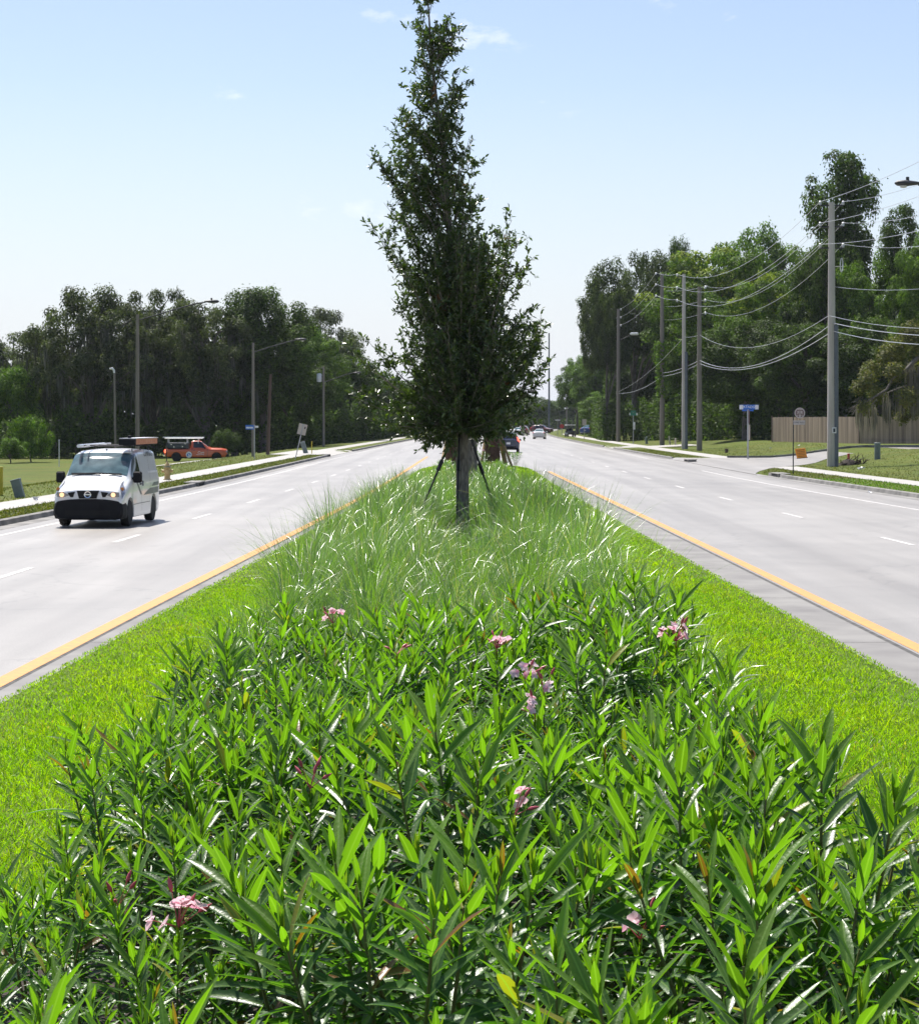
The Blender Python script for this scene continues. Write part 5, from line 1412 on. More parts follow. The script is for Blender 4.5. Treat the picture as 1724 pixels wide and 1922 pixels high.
t, x, Y, z = post_sign('traffic_sign', 'plain beige back of a sign on a post leaning right beside the left pavement', 554, 862, 797, .03, 'steel', R(13))
zc = zat(806, Y) - z + .06; hw, hh = 8.0 * Y / F, 10.3 * Y / F
MB().box(-hw, hw, .035, .045, zc - hh, zc + hh, bev=.004).build('panel', M['signback'], t)
MB().box(-.03, .03, -.05, -.035, zc - hh * .95, zc + hh * .95).build('brace', M['steel'], t)
MB().box(.12, .20, .031, .034, zc + .06, zc + .2).build('sticker', M['ink'], t)
t, x, Y, z = post_sign('street_sign', 'small blue and white street name sign next to the second street light pole', 477.5, 862, 797, .03, 'steel', 0)
MB().box(-.58, -.04, -.02, .0, zat(806, Y) - z, zat(797.5, Y) - z).build('blade', M['blue'], t)
MB().box(-.54, -.1, -.024, -.021, zat(804, Y) - z, zat(801, Y) - z).build('white_band', M['signwhite'], t)
MB().box(.04, .25, -.02, .0, zat(803, Y) - z, zat(799, Y) - z).build('side_blade', M['signwhite'], t)
t, x, Y, z = post_sign('street_sign', 'green street name sign with white ends by the far right pole', 1188, 833, 773, .05, 'steel')
za = zat(777, Y) - z; wv = 15 * Y / F
MB().box(-wv / 2, wv / 2, -.07, -.055, za - .16, za + .16).build('blade', M['green'], t)
for s in (-1, 1): MB().box(s * wv / 2 - .12 if s > 0 else -wv / 2 - .02, wv / 2 + .02 if s > 0 else -wv / 2 + .12, -.075, -.072, za - .13, za + .12).build('end_panel', M['signwhite'], t)
MB().box(-.28, .28, -.069, -.058, za + .18, za + .38).build('upper_blade', M['green'], t)
MB().box(-.02, .2, -.07, -.055, zat(806, Y) - z, zat(792, Y) - z).build('side_plate', M['signwhite'], t)
t, x, Y, z = post_sign('traffic_sign', 'grey square sign under the leafy trees beyond the driveway', 1096, 0, 787, .04, 'steel', Y=285)
MB().box(-.3, .3, -.06, -.045, zat(798, Y) - z, zat(787, Y) - z).build('panel', M['signback'], t)
MB().box(-.22, .22, -.063, -.061, zat(796, Y) - z, zat(789, Y) - z).build('panel_face', M['signpale'], t)
t, x, Y, z = post_sign('street_sign', 'tiny pale green street sign at the far end of the road', 1046, 0, 786, .05, 'steel', Y=352)
MB().box(-.42, .42, -.07, -.05, zat(789.5, Y) - z, zat(787.5, Y) - z).build('blade', M['signwhite'], t)
t, x, Y, z = post_sign('stop_sign', 'small red sign by the far right pavement', 1054, 0, 795, .05, 'steel', Y=350)
MB().lathe([(.001, -.06), (.38, -.06), (.38, -.05), (.001, -.05)], 8, (0, 0, zat(800, Y) - z), axis='y').build('panel', M['red'], t)

def hydrant(px, py, label, m, s=1.0, stick=False):
    x, Y, z = G(px, py)
    t = thing('fire_hydrant', label, 'fire hydrant', (x, Y, z))
    MB().lathe([(.17, -.1), (.17, .04), (.125, .05), (.115, .12), (.115, .46), (.15, .48), (.15, .52), (.12, .54), (.10, .62), (.05, .68), (.03, .74), (.001, .75)], 16).build('barrel', m, t, smooth=True)
    n = MB(); n.lathe([(.055, .1), (.055, .19), (.07, .19), (.07, .22), (.001, .23)], 10, (0, 0, .36), axis='x'); n.lathe([(.07, -.1), (.07, -.2), (.08, -.2), (.08, -.24), (.001, -.24)], 10, (0, 0, .34), axis='y')
    n.lathe([(.055, -.1), (.055, -.19), (.07, -.19), (.07, -.22), (.001, -.23)], 10, (0, 0, .36), axis='x')
    n.build('nozzles', m, t, smooth=True)
    MB().lathe([(.165, .0), (.165, .03)], 12, (0, 0, .515)).build('flange', M['slate'], t)
    t.scale = (s, s, s)
    return t, x, Y, z
t, x, Y, z = hydrant(314, 901, 'tan fire hydrant by the left pavement beyond the white van', M['hyd'], 1.05)
MB().tube([(-.03, .1, .05), (-.06, .1, 1.5)], .02, 6).build('marker_rod', M['darkmetal'], t)
hydrant(1213, 833, 'grey fire hydrant on the right verge beside the ivied pole', M['slate'], 1.15)

def pedestal(px, py, w_, h, label, m, lean=0, name='utility_pedestal', round_=False, Y=None):
    if Y is None: x, Y, z = G(px, py)
    else: x = xat(px, Y); z = float(gz(x, Y))
    t = thing(name, label, 'utility box', (x, Y, z)); t.rotation_euler = (0, lean, 0)
    if round_:
        MB().lathe([(w_, -.1), (w_, h * .9)], 18).build('body', m, t, smooth=True)
        MB().lathe([(w_ * 1.08, h * .88), (w_ * 1.08, h * .97), (w_ * .9, h), (.001, h)], 18).build('cap', m, t, smooth=True)
    else:
        MB().box(-w_, w_, -w_ * .8, w_ * .8, -.15, h * .93, bev=.015).build('body', m, t)
        MB().box(-w_ * 1.07, w_ * 1.07, -w_ * .88, w_ * .88, h * .9, h, bev=.015).build('cap', m, t)
        MB().box(-w_ * .7, w_ * .7, -w_ * .8 - .006, -w_ * .8 - .002, h * .2, h * .8).build('door', m, t)
    return t
pedestal(38, 934, .15, .62, 'slanting grey green utility box on the left verge beside the white van', M['slate'], R(-15))
pedestal(574, 851, .17, .95, 'pale grey green utility box leaning left behind the tilted sign', M['slate'], R(-17))
pedestal(1646, 862, .17, .95, 'round grey green utility pedestal in front of the board fence', M['slate'], 0, round_=True)
def simple_post(name, px, py, ptop, r, m, label, cat='post', lean=0, Y=None):
    if Y is None: x, Y, z = G(px, py)
    else: x = xat(px, Y); z = float(gz(x, Y))
    h = zat(ptop, Y) - z
    o = MB().lathe([(r, -.25), (r, h - .04), (r * 1.15, h - .035), (r * 1.1, h - .005), (.001, h)], 12).build(name, m, smooth=True)
    o.location = (x, Y, z); o.rotation_euler = (0, lean, 0)
    tag(o, label, cat); return o
simple_post('marker_post', 1, 930, 876, .085, M['yellowpost'], 'yellow post cut by the left edge of the picture')
simple_post('marker_post', 111, 876, 825, .035, M['signwhite'], 'thin white marker post at the edge of the left field')
simple_post('marker_post', 1257, 836, 818, .08, M['signback'], 'left one of two short pale posts behind the middle poles', lean=R(-6))
simple_post('marker_post', 1267, 837, 822, .07, M['signback'], 'right one of two short pale posts behind the middle poles')
simple_post('marker_post', 585, 852, 828, .035, M['yellowpost'], 'thin brownish stake right of the leaning utility box')
simple_post('warning_post', 1592, 872, 851, .07, M['red'], 'short red post beside the foot of the nearest utility pole')
simple_post('valve_box', 1363, 850, 842, .13, M['polebrown'], 'squat dark red brown stub in the grass left of the blue street sign')
# orange plate leaning on the kerb
x, Y, z = G(1505, 861)
t = thing('roadwork_plate', 'square orange roadwork panel with dark lines lying tilted by the side street kerb', 'sign', (x, Y, z)); t.rotation_euler = (R(-25), R(-5), R(8))
MB().box(-.34, .34, -.02, .02, .05, .72, bev=.008).build('panel', M['orangeplate'], t)
mb = MB()
for k in range(5): mb.box(-.26, .26, -.025, -.021, .15 + .11 * k, .175 + .11 * k)
mb.build('dark_lines', M['polebrown'], t)
MB().box(-.36, .36, -.05, .08, .0, .05).build('foot', M['dark'], t)
# branches and roots left at the pole foot
x, Y, z = G(1583, 874)
t = thing('branch_pile', 'pile of dead branches and earth at the foot of the nearest utility pole', 'branches', (x, Y, z))
mb = MB(); r = random.Random(9)
for k in range(34):
    a = np.array((r.uniform(-.3, 1.2), r.uniform(-.3, .3), r.uniform(0, .25))); d = np.array((r.uniform(-.2, .6), r.uniform(-.3, .3), r.uniform(0, .55)))
    mb.tube([a, a + d * .5 + (0, 0, .05), a + d], [.03, .022, .008], 5)
mb.build('branches', M['wood2'], t)
mb = MB(); V = []; n = 14
for i in range(5):
    for k in range(n):
        a = 6.283 * k / n; rr = (.62, .5, .34, .16, .01)[i] * (1 + .25 * math.sin(3 * a + i) + .1 * r.random()); V.append((.25 + rr * math.cos(a), .7 * rr * math.sin(a), (-.05, .12, .24, .30, .32)[i] * (1 + .2 * r.random())))
mb.add(V, [(i * n + k, i * n + (k + 1) % n, (i + 1) * n + (k + 1) % n, (i + 1) * n + k) for i in range(4) for k in range(n)])
mb.build('earth_heap', M['mulch'], t, smooth=True)
# litter
for i, (px, py, lab) in enumerate([(1632, 929, 'small white litter on the right kerb edge'), (1613, 882, 'left one of two white litter scraps on the right verge'), (1619, 880, 'right one of two white litter scraps on the right verge'), (1447, 843, 'pale litter scrap in the grass below the fence end'), (1498, 838, 'white litter scrap above the orange panel'), (68, 941, 'white litter scrap on the left pavement edge')]):
    x, Y, z = G(px, py)
    mb = MB(); r = random.Random(i); V = [(r.uniform(-.13, .13), r.uniform(-.1, .1), r.uniform(.0, .13)) for _ in range(9)]
    mb.add(V, [(0, 1, 2, 3), (2, 4, 5, 3), (5, 6, 7), (1, 7, 8, 2), (0, 5, 8), (4, 6, 8)])
    o = mb.build('litter', M['signwhite']); o.location = (x, Y, z + .02); tag(o, lab, 'litter')

# ================================================================ VEHICLES
class Loft:
    """car body: sections along y (0 = front), each described by a few widths and heights"""
    def __init__(s, st, wheels=(), rw=.33, ra=.40):
        s.st = np.array(st, float)   # y, zb, wb, zm, wm, zt, wt
        s.wheels = wheels; s.rw = rw; s.ra = ra
    def params(s, y): return [np.interp(y, s.st[:, 0], s.st[:, i]) for i in range(1, 7)]
    def half(s, y):
        zb, wb, zm, wm, zt, wt = s.params(y)
        k = np.array([(0, zb), (wb * .88, zb), (wb, zb + .07), (max(wb, wm) * 1.0, zb * .45 + zm * .55), (wm, zm), (wt * .8 + wm * .2, zt - .22 * (zt - zm) - .03), (wt - .05, zt - .03), (wt * .55, zt + .015), (0, zt + .025)])
        return k
    def pt(s, y, v):
        k = s.half(y); v = min(max(v, 0), 8); i = min(int(v), 7); t = v - i
        p0, p1, p2, p3 = k[max(i - 1, 0)] * (1 if i else np.array((-1, 1))) if i else k[1] * np.array((-1, 1)), k[i], k[i + 1], (k[i + 2] if i < 7 else k[7] * np.array((-1, 1)))
        q = .5 * (2 * p1 + (p2 - p0) * t + (2 * p0 - 5 * p1 + 4 * p2 - p3) * t * t + (3 * p1 - p0 - 3 * p2 + p3) * t ** 3)
        a = 0
        for yw in s.wheels:
            if abs(y - yw) < s.ra: a = max(a, s.rw + math.sqrt(s.ra ** 2 - (y - yw) ** 2))
        return np.array((max(q[0], 0), y, max(q[1], a)))
    def body(s, name, m, parent, ny=100, sub=3, y0=None, y1=None):
        y0 = s.st[0, 0] if y0 is None else y0; y1 = s.st[-1, 0] if y1 is None else y1
        yy = np.unique(np.r_[np.linspace(y0, y1, ny), s.st[(s.st[:, 0] >= y0) & (s.st[:, 0] <= y1), 0]])
        vs = np.linspace(0, 8, 8 * sub + 1); mb = MB(); V = []; Q = []
        n = 2 * len(vs) - 2
        for y in yy:
            h = [s.pt(y, v) for v in vs]
            V += h + [p * (-1, 1, 1) for p in h[-2:0:-1]]
        for i in range(len(yy) - 1):
            for k in range(n): Q.append((i * n + k, i * n + (k + 1) % n, (i + 1) * n + (k + 1) % n, (i + 1) * n + k))
        Q.append(tuple(range(n))); Q.append(tuple((len(yy) - 1) * n + k for k in range(n)))
        mb.add(V, Q); return mb.build(name, m, parent, smooth=True)
    def nrm(s, y, v):
        e = .02
        a = s.pt(y + e, v) - s.pt(y - e, v); b = s.pt(y, min(8, v + .05)) - s.pt(y, max(0, v - .05))
        n = np.cross(b, a); n = n / (np.linalg.norm(n) + 1e-9)
        c = s.pt(y, v) - np.array((0, y, .9))
        return n if n @ c > 0 else -n
    def side(s, name, m, parent, y0, y1, v0, v1, off=.006, sides=(1, -1), ny=10, nv=6, yf=None, each=True):
        """patch lying on the flank; yf(t, lower/upper) may slant its ends"""
        mb = MB(); out = []
        for sd in sides:
            V = []; Q = []
            for j in range(nv + 1):
                v = v0 + (v1 - v0) * j / nv
                ya, yb = (y0, y1) if yf is None else yf(j / nv)
                for i in range(ny + 1):
                    y = ya + (yb - ya) * i / ny
                    p = s.pt(y, v) + off * s.nrm(y, v); V.append((p[0] * sd, p[1], p[2]))
            for j in range(nv):
                for i in range(ny): Q.append((j * (ny + 1) + i, j * (ny + 1) + i + 1, (j + 1) * (ny + 1) + i + 1, (j + 1) * (ny + 1) + i))
            mb = MB(); mb.add(V, Q); out.append(mb.build(name, m, parent, smooth=True))
        return out
    def top(s, name, m, parent, y0, y1, vmin, off=.006, ny=8, nw=16):
        V = []; Q = []
        for i in range(ny + 1):
            y = y0 + (y1 - y0) * i / ny
            for j in range(nw + 1):
                w_ = -1 + 2 * j / nw; v = 8 - abs(w_) * (8 - vmin)
                n = s.nrm(y, min(v, 7.9)); p = s.pt(y, v) + off * n
                V.append((p[0] * (1 if w_ >= 0 else -1), p[1], p[2]))
        for i in range(ny):
            for j in range(nw): Q.append((i * (nw + 1) + j, i * (nw + 1) + j + 1, (i + 1) * (nw + 1) + j + 1, (i + 1) * (nw + 1) + j))
        return MB().add(V, Q).build(name, m, parent, smooth=True)

def wheels(parent, ys, hw, rw, wd=.20, spokes=5):
    for y in ys:
        for s in (1, -1):
            wh = thing('wheel', None, None); wh.parent = parent; wh.location = (s * (hw - wd / 2), y, rw)
            w_ = wd / 2
            MB().lathe([(rw * .62, -w_), (rw * .93, -w_), (rw, -w_ * .7), (rw, w_ * .7), (rw * .93, w_), (rw * .62, w_)], 26, axis='x').build('tyre', M['rubber'], wh, smooth=True)
            rm = MB(); rm.lathe([(.001, s * w_ * .55), (rw * .16, s * w_ * .8), (rw * .2, s * w_ * .5), (rw * .5, s * w_ * .55), (rw * .64, s * w_ * .98), (rw * .64, -s * w_ * .9), (.001, -s * w_ * .9)], 20, axis='x')
            for k in range(spokes):
                a = 6.283 * k / spokes
                rm.tube([(s * w_ * .62, rw * .18 * math.cos(a), rw * .18 * math.sin(a)), (s * w_ * .7, rw * .6 * math.cos(a), rw * .6 * math.sin(a))], rw * .05, 5)
            rm.build('rim', M['rim'], wh, smooth=True)

# ---- white van driving towards the camera
def van():
    t = thing('delivery_van', 'small white delivery van with a ladder rack, headlights on, driving towards the camera', 'van', (-9.02, 50.2, 0.005), R(-2.9))
    #      y,   zb,  wb,  zm,  wm,   zt,   wt
    st = [(.00, .24, .74, .62, .78, .80, .68), (.06, .21, .80, .70, .82, .90, .72), (.22, .20, .835, .80, .845, .99, .73), (.55, .20, .85, .95, .855, 1.10, .71), (.95, .20, .855, 1.06, .86, 1.235, .76),
          (1.20, .20, .86, 1.08, .865, 1.42, .755), (1.55, .20, .865, 1.09, .87, 1.66, .74), (1.82, .20, .865, 1.10, .87, 1.79, .745), (2.2, .20, .865, 1.10, .87, 1.84, .765), (3.2, .20, .865, 1.10, .87, 1.865, .77),
          (4.25, .22, .86, 1.10, .865, 1.84, .755), (4.5, .26, .84, 1.10, .85, 1.78, .65), (4.60, .30, .80, 1.10, .82, 1.70, .62)]
    L = Loft(st, (.86, 3.72), .325, .385)
    L.body('body', M['vanwhite'], t, 120)
    # black bumper wrapping the nose
    bst = [(-.035, .235, .74, .45, .80, .66, .755), (.04, .205, .825, .45, .85, .69, .80), (.30, .195, .868, .45, .875, .735, .83), (.50, .20, .868, .40, .875, .66, .84)]
    b = Loft(bst, (.86,), .325, .385).body('front_bumper', M['bumper'], t, 30)
    MB().box(-.55, .55, -.042, -.03, .30, .42).build('air_intake', M['dark'], b)
    MB().box(-.26, .26, -.05, -.036, .47, .585).build('number_plate', M['bumper'], b)
    # windscreen, side glass
    ws = L.top('windscreen', M['carglass'], t, 1.00, 1.78, 5.72, .010, ny=12, nw=24)
    MB().tube([(-.62, .965, 1.275), (0, .93, 1.30), (.62, .965, 1.275)], .022, 6).build('cowl', M['bumper'], t)
    for s in (-1, 1): MB().tube([(s * .1, .96, 1.285), (s * .1 - .25, .98, 1.305), (s * .1 - .55, .985, 1.30)], .010, 5).build('wiper', M['bumper'], t)
    MB().box(-.04, .07, 1.62, 1.66, 1.60, 1.66, bev=.01).build('windscreen_sticker', M['signwhite'], t)
    L.side('side_window', M['darkglass'], t, 1.3, 2.1, 4.25, 5.85, .006, yf=lambda q: (1.06 + .62 * q, 2.06 - .10 * q))
    # doors are slightly proud skins, dark seams between them
    for ys_ in (1.12, 2.17, 3.22):
        L.side('door_seam', M['ink'], t, ys_, ys_ + .012, 2.2, 5.95 if ys_ > 1.2 else 3.9, .003, ny=1, nv=16)
    L.side('panel_seam', M['ink'], t, 1.2, 3.2, 2.62, 2.65, .003, ny=20, nv=1)
    L.side('slide_rail', M['signwhite'], t, 3.0, 4.35, 4.28, 4.36, .012, ny=12, nv=1)
    for s in (1, -1):
        MB().box(min(s * .868, s * .895), max(s * .868, s * .895), 1.92, 2.10, .985, 1.03, bev=.008).build('door_handle', M['ink'], t)
        MB().box(min(s * .868, s * .893), max(s * .868, s * .893), 2.26, 2.32, .95, 1.08, bev=.008).build('door_handle', M['ink'], t)
    # livery
    L.side('stripe', M['stripe'], t, 2.55, 4.3, 3.05, 3.45, .005, ny=20, nv=3, yf=lambda q: (2.4 + .8 * q, 4.38))
    L.side('stripe', M['stripe'], t, 1.6, 2.5, 3.1, 4.0, .005, ny=14, nv=6, yf=lambda q: (2.05 - .62 * q, 2.22 - .62 * q))
    L.side('stripe', M['stripe'], t, 3.5, 4.3, 3.55, 3.78, .005, ny=10, nv=2, yf=lambda q: (3.4 + .3 * q, 4.35))
    p = L.pt(3.3, 5.25)
    text('lettering', 'CUMMING', .24, (p[0] + .012, 3.35, p[2] + .02), (R(90 - 9), 0, R(90)), M['ink'], t, .001, sx=.95)
    text('lettering', 'CUMMING', .24, (-p[0] - .012, 3.35, p[2] + .02), (R(90 - 9), 0, R(-90)), M['ink'], t, .001, sx=.95)
    # lamps and grille
    for s in (1, -1):
        hl = MB(); V = []; Q = []
        pts = L.side('headlight', M['lens'], t, .1, .7, 4.0, 5.6, .012, sides=(s,), ny=10, nv=6, yf=lambda q: (.05 + .22 * q, .30 + .42 * q))[0]
        MB().prism([(s * .46, .79), (s * .60, .735), (s * .765, .755), (s * .76, .86), (s * .60, .875)], -.016, .03).build('front_lens', M['lens'], pts)
        MB().lathe([(.055, -.03), (.05, .0), (.001, .02)][::-1], 14, (s * .63, -.018, .80), axis='y').build('lamp_bulb', M['headlamp'], pts, smooth=True)
        MB().lathe([(.045, -.02), (.04, .0), (.001, .02)], 12, (s * .79, .26, .93), axis='y').build('side_lamp', M['amber'], pts, smooth=True)
        MB().prism([(s * .32, .875), (s * .50, .85), (s * .43, .745), (s * .36, .74)], -.012, .05).build('grille_opening', M['dark'], t)
        text('fleet_number', '06', .10, (s * .66, -.006 + .035, .695), (R(84), 0, R(s * 10)), M['ink'], t, .002)
        mr = MB(); mr.box(-.11, .11, -.06, .06, -.14, .14, bev=.035)
        o = mr.build('wing_mirror', M['bumper'], t, smooth=True); o.location = (s * .965, 1.22, 1.20)
        MB().tube([(s * .87, 1.26, 1.12), (s * .95, 1.24, 1.14)], .03, 6).build('mirror_arm', M['bumper'], t)
    gr = MB().prism([(-.27, .90), (.27, .90), (.215, .71), (-.215, .71)], -.018, .08).build('grille', M['dark'], t)
    mb = MB(); n = 28; V = []
    for k in range(n):
        a = 6.283 * k / n
        for rr, yy in ((.062, -.03), (.085, -.036), (.085, -.02), (.062, -.02)): V.append((rr * math.cos(a), yy, .805 + rr * math.sin(a)))
    mb.add(V, [(4 * k + j, 4 * k + (j + 1) % 4, 4 * ((k + 1) % n) + (j + 1) % 4, 4 * ((k + 1) % n) + j) for k in range(n) for j in range(4)])
    mb.box(-.095, .095, -.042, -.022, .79, .822, bev=.004)
    mb.build('emblem', M['chrome'], gr, smooth=True)
    wheels(t, (.86, 3.72), .862, .325, .2)
    for y in (.86, 3.72):
        MB().box(-.62, .62, y - .36, y + .36, .25, .66).build('wheel_well', M['dark'], t)
    MB().box(-.6, .6, .4, 4.3, .17, .22).build('underbody', M['dark'], t)
    # roof rack
    rk = MB()
    for y in (2.0, 3.0, 4.0):
        rk.tube([(-.66, y, 1.80), (-.66, y, 1.97), (.66, y, 1.97), (.66, y, 1.80)], .018, 6)
    rk.build('roof_rack', M['darkmetal'], t)
    rail = MB().tube([(-.60, 1.55, 1.965), (-.60, 4.4, 1.985)], .045, 8); rail.tube([(-.42, 1.6, 1.99), (-.42, 4.4, 2.0)], .022, 6)
    rail.build('rack_rail', M['alu'], t, smooth=True)
    MB().box(.52, .70, 1.66, 1.9, 1.79, 1.84, bev=.02).build('roof_pod', M['vanwhite'], t)
    MB().tube([(.05, 1.85, 1.85), (.05, 1.86, 1.88)], .02, 6).build('roof_aerial', M['ink'], t)
    # the ladder rests on the rack
    ld = thing('ladder', 'orange ladder with silver edge strapped on the roof rack of the white van', 'ladder', t.location[:], R(-2.9))
    ob = MB(); ob.box(.42, .46, 1.75, 4.55, 2.0, 2.14); ob.box(.76, .80, 1.75, 4.55, 2.0, 2.14)
    ob.build('side_rails', M['ladder'], ld)
    rg = MB()
    for k in range(9): rg.tube([(.46, 1.95 + .3 * k, 2.06), (.76, 1.95 + .3 * k, 2.06)], .02, 6)
    rg.build('rungs', M['alu'], ld)
    MB().box(.40, .82, 1.72, 4.58, 2.143, 2.165).build('silver_edge', M['alu'], ld)
    MB().box(.40, .82, 1.62, 1.75, 1.99, 2.15, bev=.01).build('foot', M['bumper'], ld)
    MB().lathe([(.05, 0), (.05, .06), (.001, .07)], 8, (.62, 1.9, 2.165)).build('strap_knob', M['bumper'], ld)
van()

# ---- orange pickup on the far side of the left field
def pickup():
    Y = 178.0; xc = xat(370, Y); z = zat(866, Y)
    Lx = 116 * Y / F; s = Lx / 5.6
    t = thing('pickup_truck', 'orange pickup truck with a dark cargo box and ladder rack parked beyond the left field', 'pickup truck', (xc + 2.75 * s, Y, z - .02), R(90 + 4)); t.scale = (s * 1.0, s, s * 1.05)
    st = [(.0, .42, .80, .70, .86, .96, .72), (.12, .40, .90, .85, .93, 1.08, .80), (.5, .40, .94, .95, .95, 1.15, .82), (1.45, .40, .95, 1.02, .96, 1.20, .80), (1.62, .40, .95, 1.03, .96, 1.26, .78), (2.3, .40, .95, 1.05, .96, 1.74, .64),
          (2.5, .40, .95, 1.05, .96, 1.80, .63), (3.05, .40, .95, 1.05, .96, 1.80, .64), (3.20, .40, .95, 1.05, .96, 1.74, .66), (3.30, .40, .95, 1.04, .96, 1.14, .80), (5.4, .45, .94, 1.02, .95, 1.12, .84), (5.6, .55, .90, .98, .92, 1.08, .82)]
    L = Loft(st, (.95, 4.55), .38, .46)
    L.body('body', M['orange'], t, 120)
    L.side('door_window', M['darkglass'], t, 1.9, 3.0, 4.3, 5.8, .008, yf=lambda q: (1.92 + .42 * q, 3.02))
    L.side('window_frame', M['signwhite'], t, 1.7, 2.3, 5.85, 6.05, .01, ny=8, nv=1, yf=lambda q: (1.7, 2.42))
    L.top('windscreen', M['darkglass'], t, 1.68, 2.26, 6.1, .01)
    for ys_ in (1.75, 3.12): L.side('door_seam', M['ink'], t, ys_, ys_ + .03, 1.6, 4.3, .004, ny=1, nv=10)
    for sd in (1, -1):
        MB().box(min(sd * .95, sd * .99), max(sd * .95, sd * .99), 2.85, 3.03, .98, 1.03).build('door_handle', M['ink'], t)
        MB().box(min(sd * .98, sd * 1.18), max(sd * .98, sd * 1.18), 1.92, 2.04, 1.10, 1.28, bev=.03).build('wing_mirror', M['bumper'], t)
        MB().box(min(sd * .70, sd * .90), max(sd * .70, sd * .90), -.01, .12, .80, .98, bev=.02).build('headlight', M['lens'], t)
        MB().box(min(sd * .80, sd * .95), max(sd * .80, sd * .95), 5.48, 5.63, .78, 1.04, bev=.02).build('tail_light', M['brake'], t)
        text('lettering', 'Com', .30, (sd * .985, 2.35, .80), (R(90), 0, R(90 * sd)), M['signwhite'], t, .002, shear=.2)
        MB().box(min(sd * .972, sd * .978), max(sd * .972, sd * .978), 2.05, 2.75, .60, .635).build('slogan_line', M['signwhite'], t)
        a = MB(); a.lathe([(.27, sd * .975), (.27, sd * .98), (.001, sd * .98)], 24, (0, 3.42, .62), axis='x'); e = a.build('round_badge', M['signwhite'], t)
        w_ = MB(); V = []
        for k in range(15):
            q = R(-60 + 250 * k / 14); V += [(sd * .984, 3.42 + .07 * math.cos(q), .62 + .07 * math.sin(q)), (sd * .984, 3.42 + .17 * math.cos(q), .60 + .15 * math.sin(q))]
        w_.add(V, [(2 * k, 2 * k + 1, 2 * k + 3, 2 * k + 2) for k in range(14)]).build('badge_swirl', M['blue'], e)
    MB().box(-.92, .92, -.12, .18, .36, .66, bev=.05).build('front_bumper', M['bumper'], t)
    MB().box(-.6, .6, -.02, .06, .70, .95).build('grille', M['dark'], t)
    MB().box(-.9, .9, 5.55, 5.72, .45, .62, bev=.03).build('rear_bumper', M['chrome'], t)
    # dark service box over the bed
    MB().box(-.86, .86, 3.42, 5.40, 1.12, 1.66, bev=.06).build('cargo_box', M['navycap'], t)
    for sd in (1, -1):
        for y, zz in ((5.0, 1.50), (3.75, 1.55), (4.75, 1.28), (4.0, 1.33)):
            MB().lathe([(.05, sd * .862), (.05, sd * .88), (.001, sd * .88)], 8, (0, y, zz), axis='x').build('box_latch', M['chrome'], t)
    rk = MB()
    for x in (-.7, .7):
        rk.tube([(x, 2.2, 2.02), (x, 5.6, 2.02)], .04, 6)
        for y in (2.6, 3.6, 5.3): rk.tube([(x, y, 1.6), (x, y, 2.02)], .03, 6)
    for y in (2.3, 3.5, 4.5, 5.4): rk.tube([(-.7, y, 2.02), (.7, y, 2.02)], .03, 6)
    rk.build('ladder_rack', M['alu'], t)
    wheels(t, (.95, 4.55), .96, .38, .26)
    for y in (.95, 4.55): MB().box(-.7, .7, y - .44, y + .44, .28, .82).build('wheel_well', M['dark'], t)
    MB().box(-.6, .6, .6, 5.3, .3, .42).build('underbody', M['dark'], t)
    l = thing('ladder', 'silver ladder lying on the rack of the orange pickup truck', 'ladder', t.location[:], R(94)); l.scale = t.scale
    a = MB(); a.box(-.25, -.21, 2.1, 5.8, 2.07, 2.15); a.box(.17, .21, 2.1, 5.8, 2.07, 2.15)
    a.build('side_rails', M['alu'], l); b = MB()
    for k in range(11): b.tube([(-.21, 2.3 + .32 * k, 2.11), (.17, 2.3 + .32 * k, 2.11)], .02, 5)
    b.build('rungs', M['alu'], l)
pickup()

SED = [(.0, .30, .70, .55, .78, .70, .62), (.1, .22, .80, .62, .84, .78, .70), (.9, .2, .86, .80, .88, .92, .72), (1.25, .2, .87, .86, .89, .98, .70), (1.9, .2, .87, .90, .89, 1.36, .56), (2.3, .2, .87, .91, .89, 1.44, .55), (3.1, .2, .87, .92, .89, 1.40, .55),
       (3.75, .22, .87, .93, .88, 1.08, .66), (4.3, .26, .84, .90, .86, 1.02, .68), (4.5, .34, .78, .80, .82, .95, .66)]
SUV = [(.0, .34, .72, .70, .80, .85, .66), (.12, .26, .84, .78, .88, .96, .74), (.95, .24, .90, .92, .92, 1.08, .76), (1.2, .24, .90, .95, .93, 1.14, .74), (1.85, .24, .91, .98, .93, 1.58, .62), (2.3, .24, .91, .99, .93, 1.68, .60), (3.6, .26, .91, 1.0, .93, 1.64, .60),
       (4.1, .3, .90, 1.0, .92, 1.50, .62), (4.42, .36, .86, .99, .90, 1.10, .76), (4.5, .42, .82, .9, .86, 1.02, .74)]
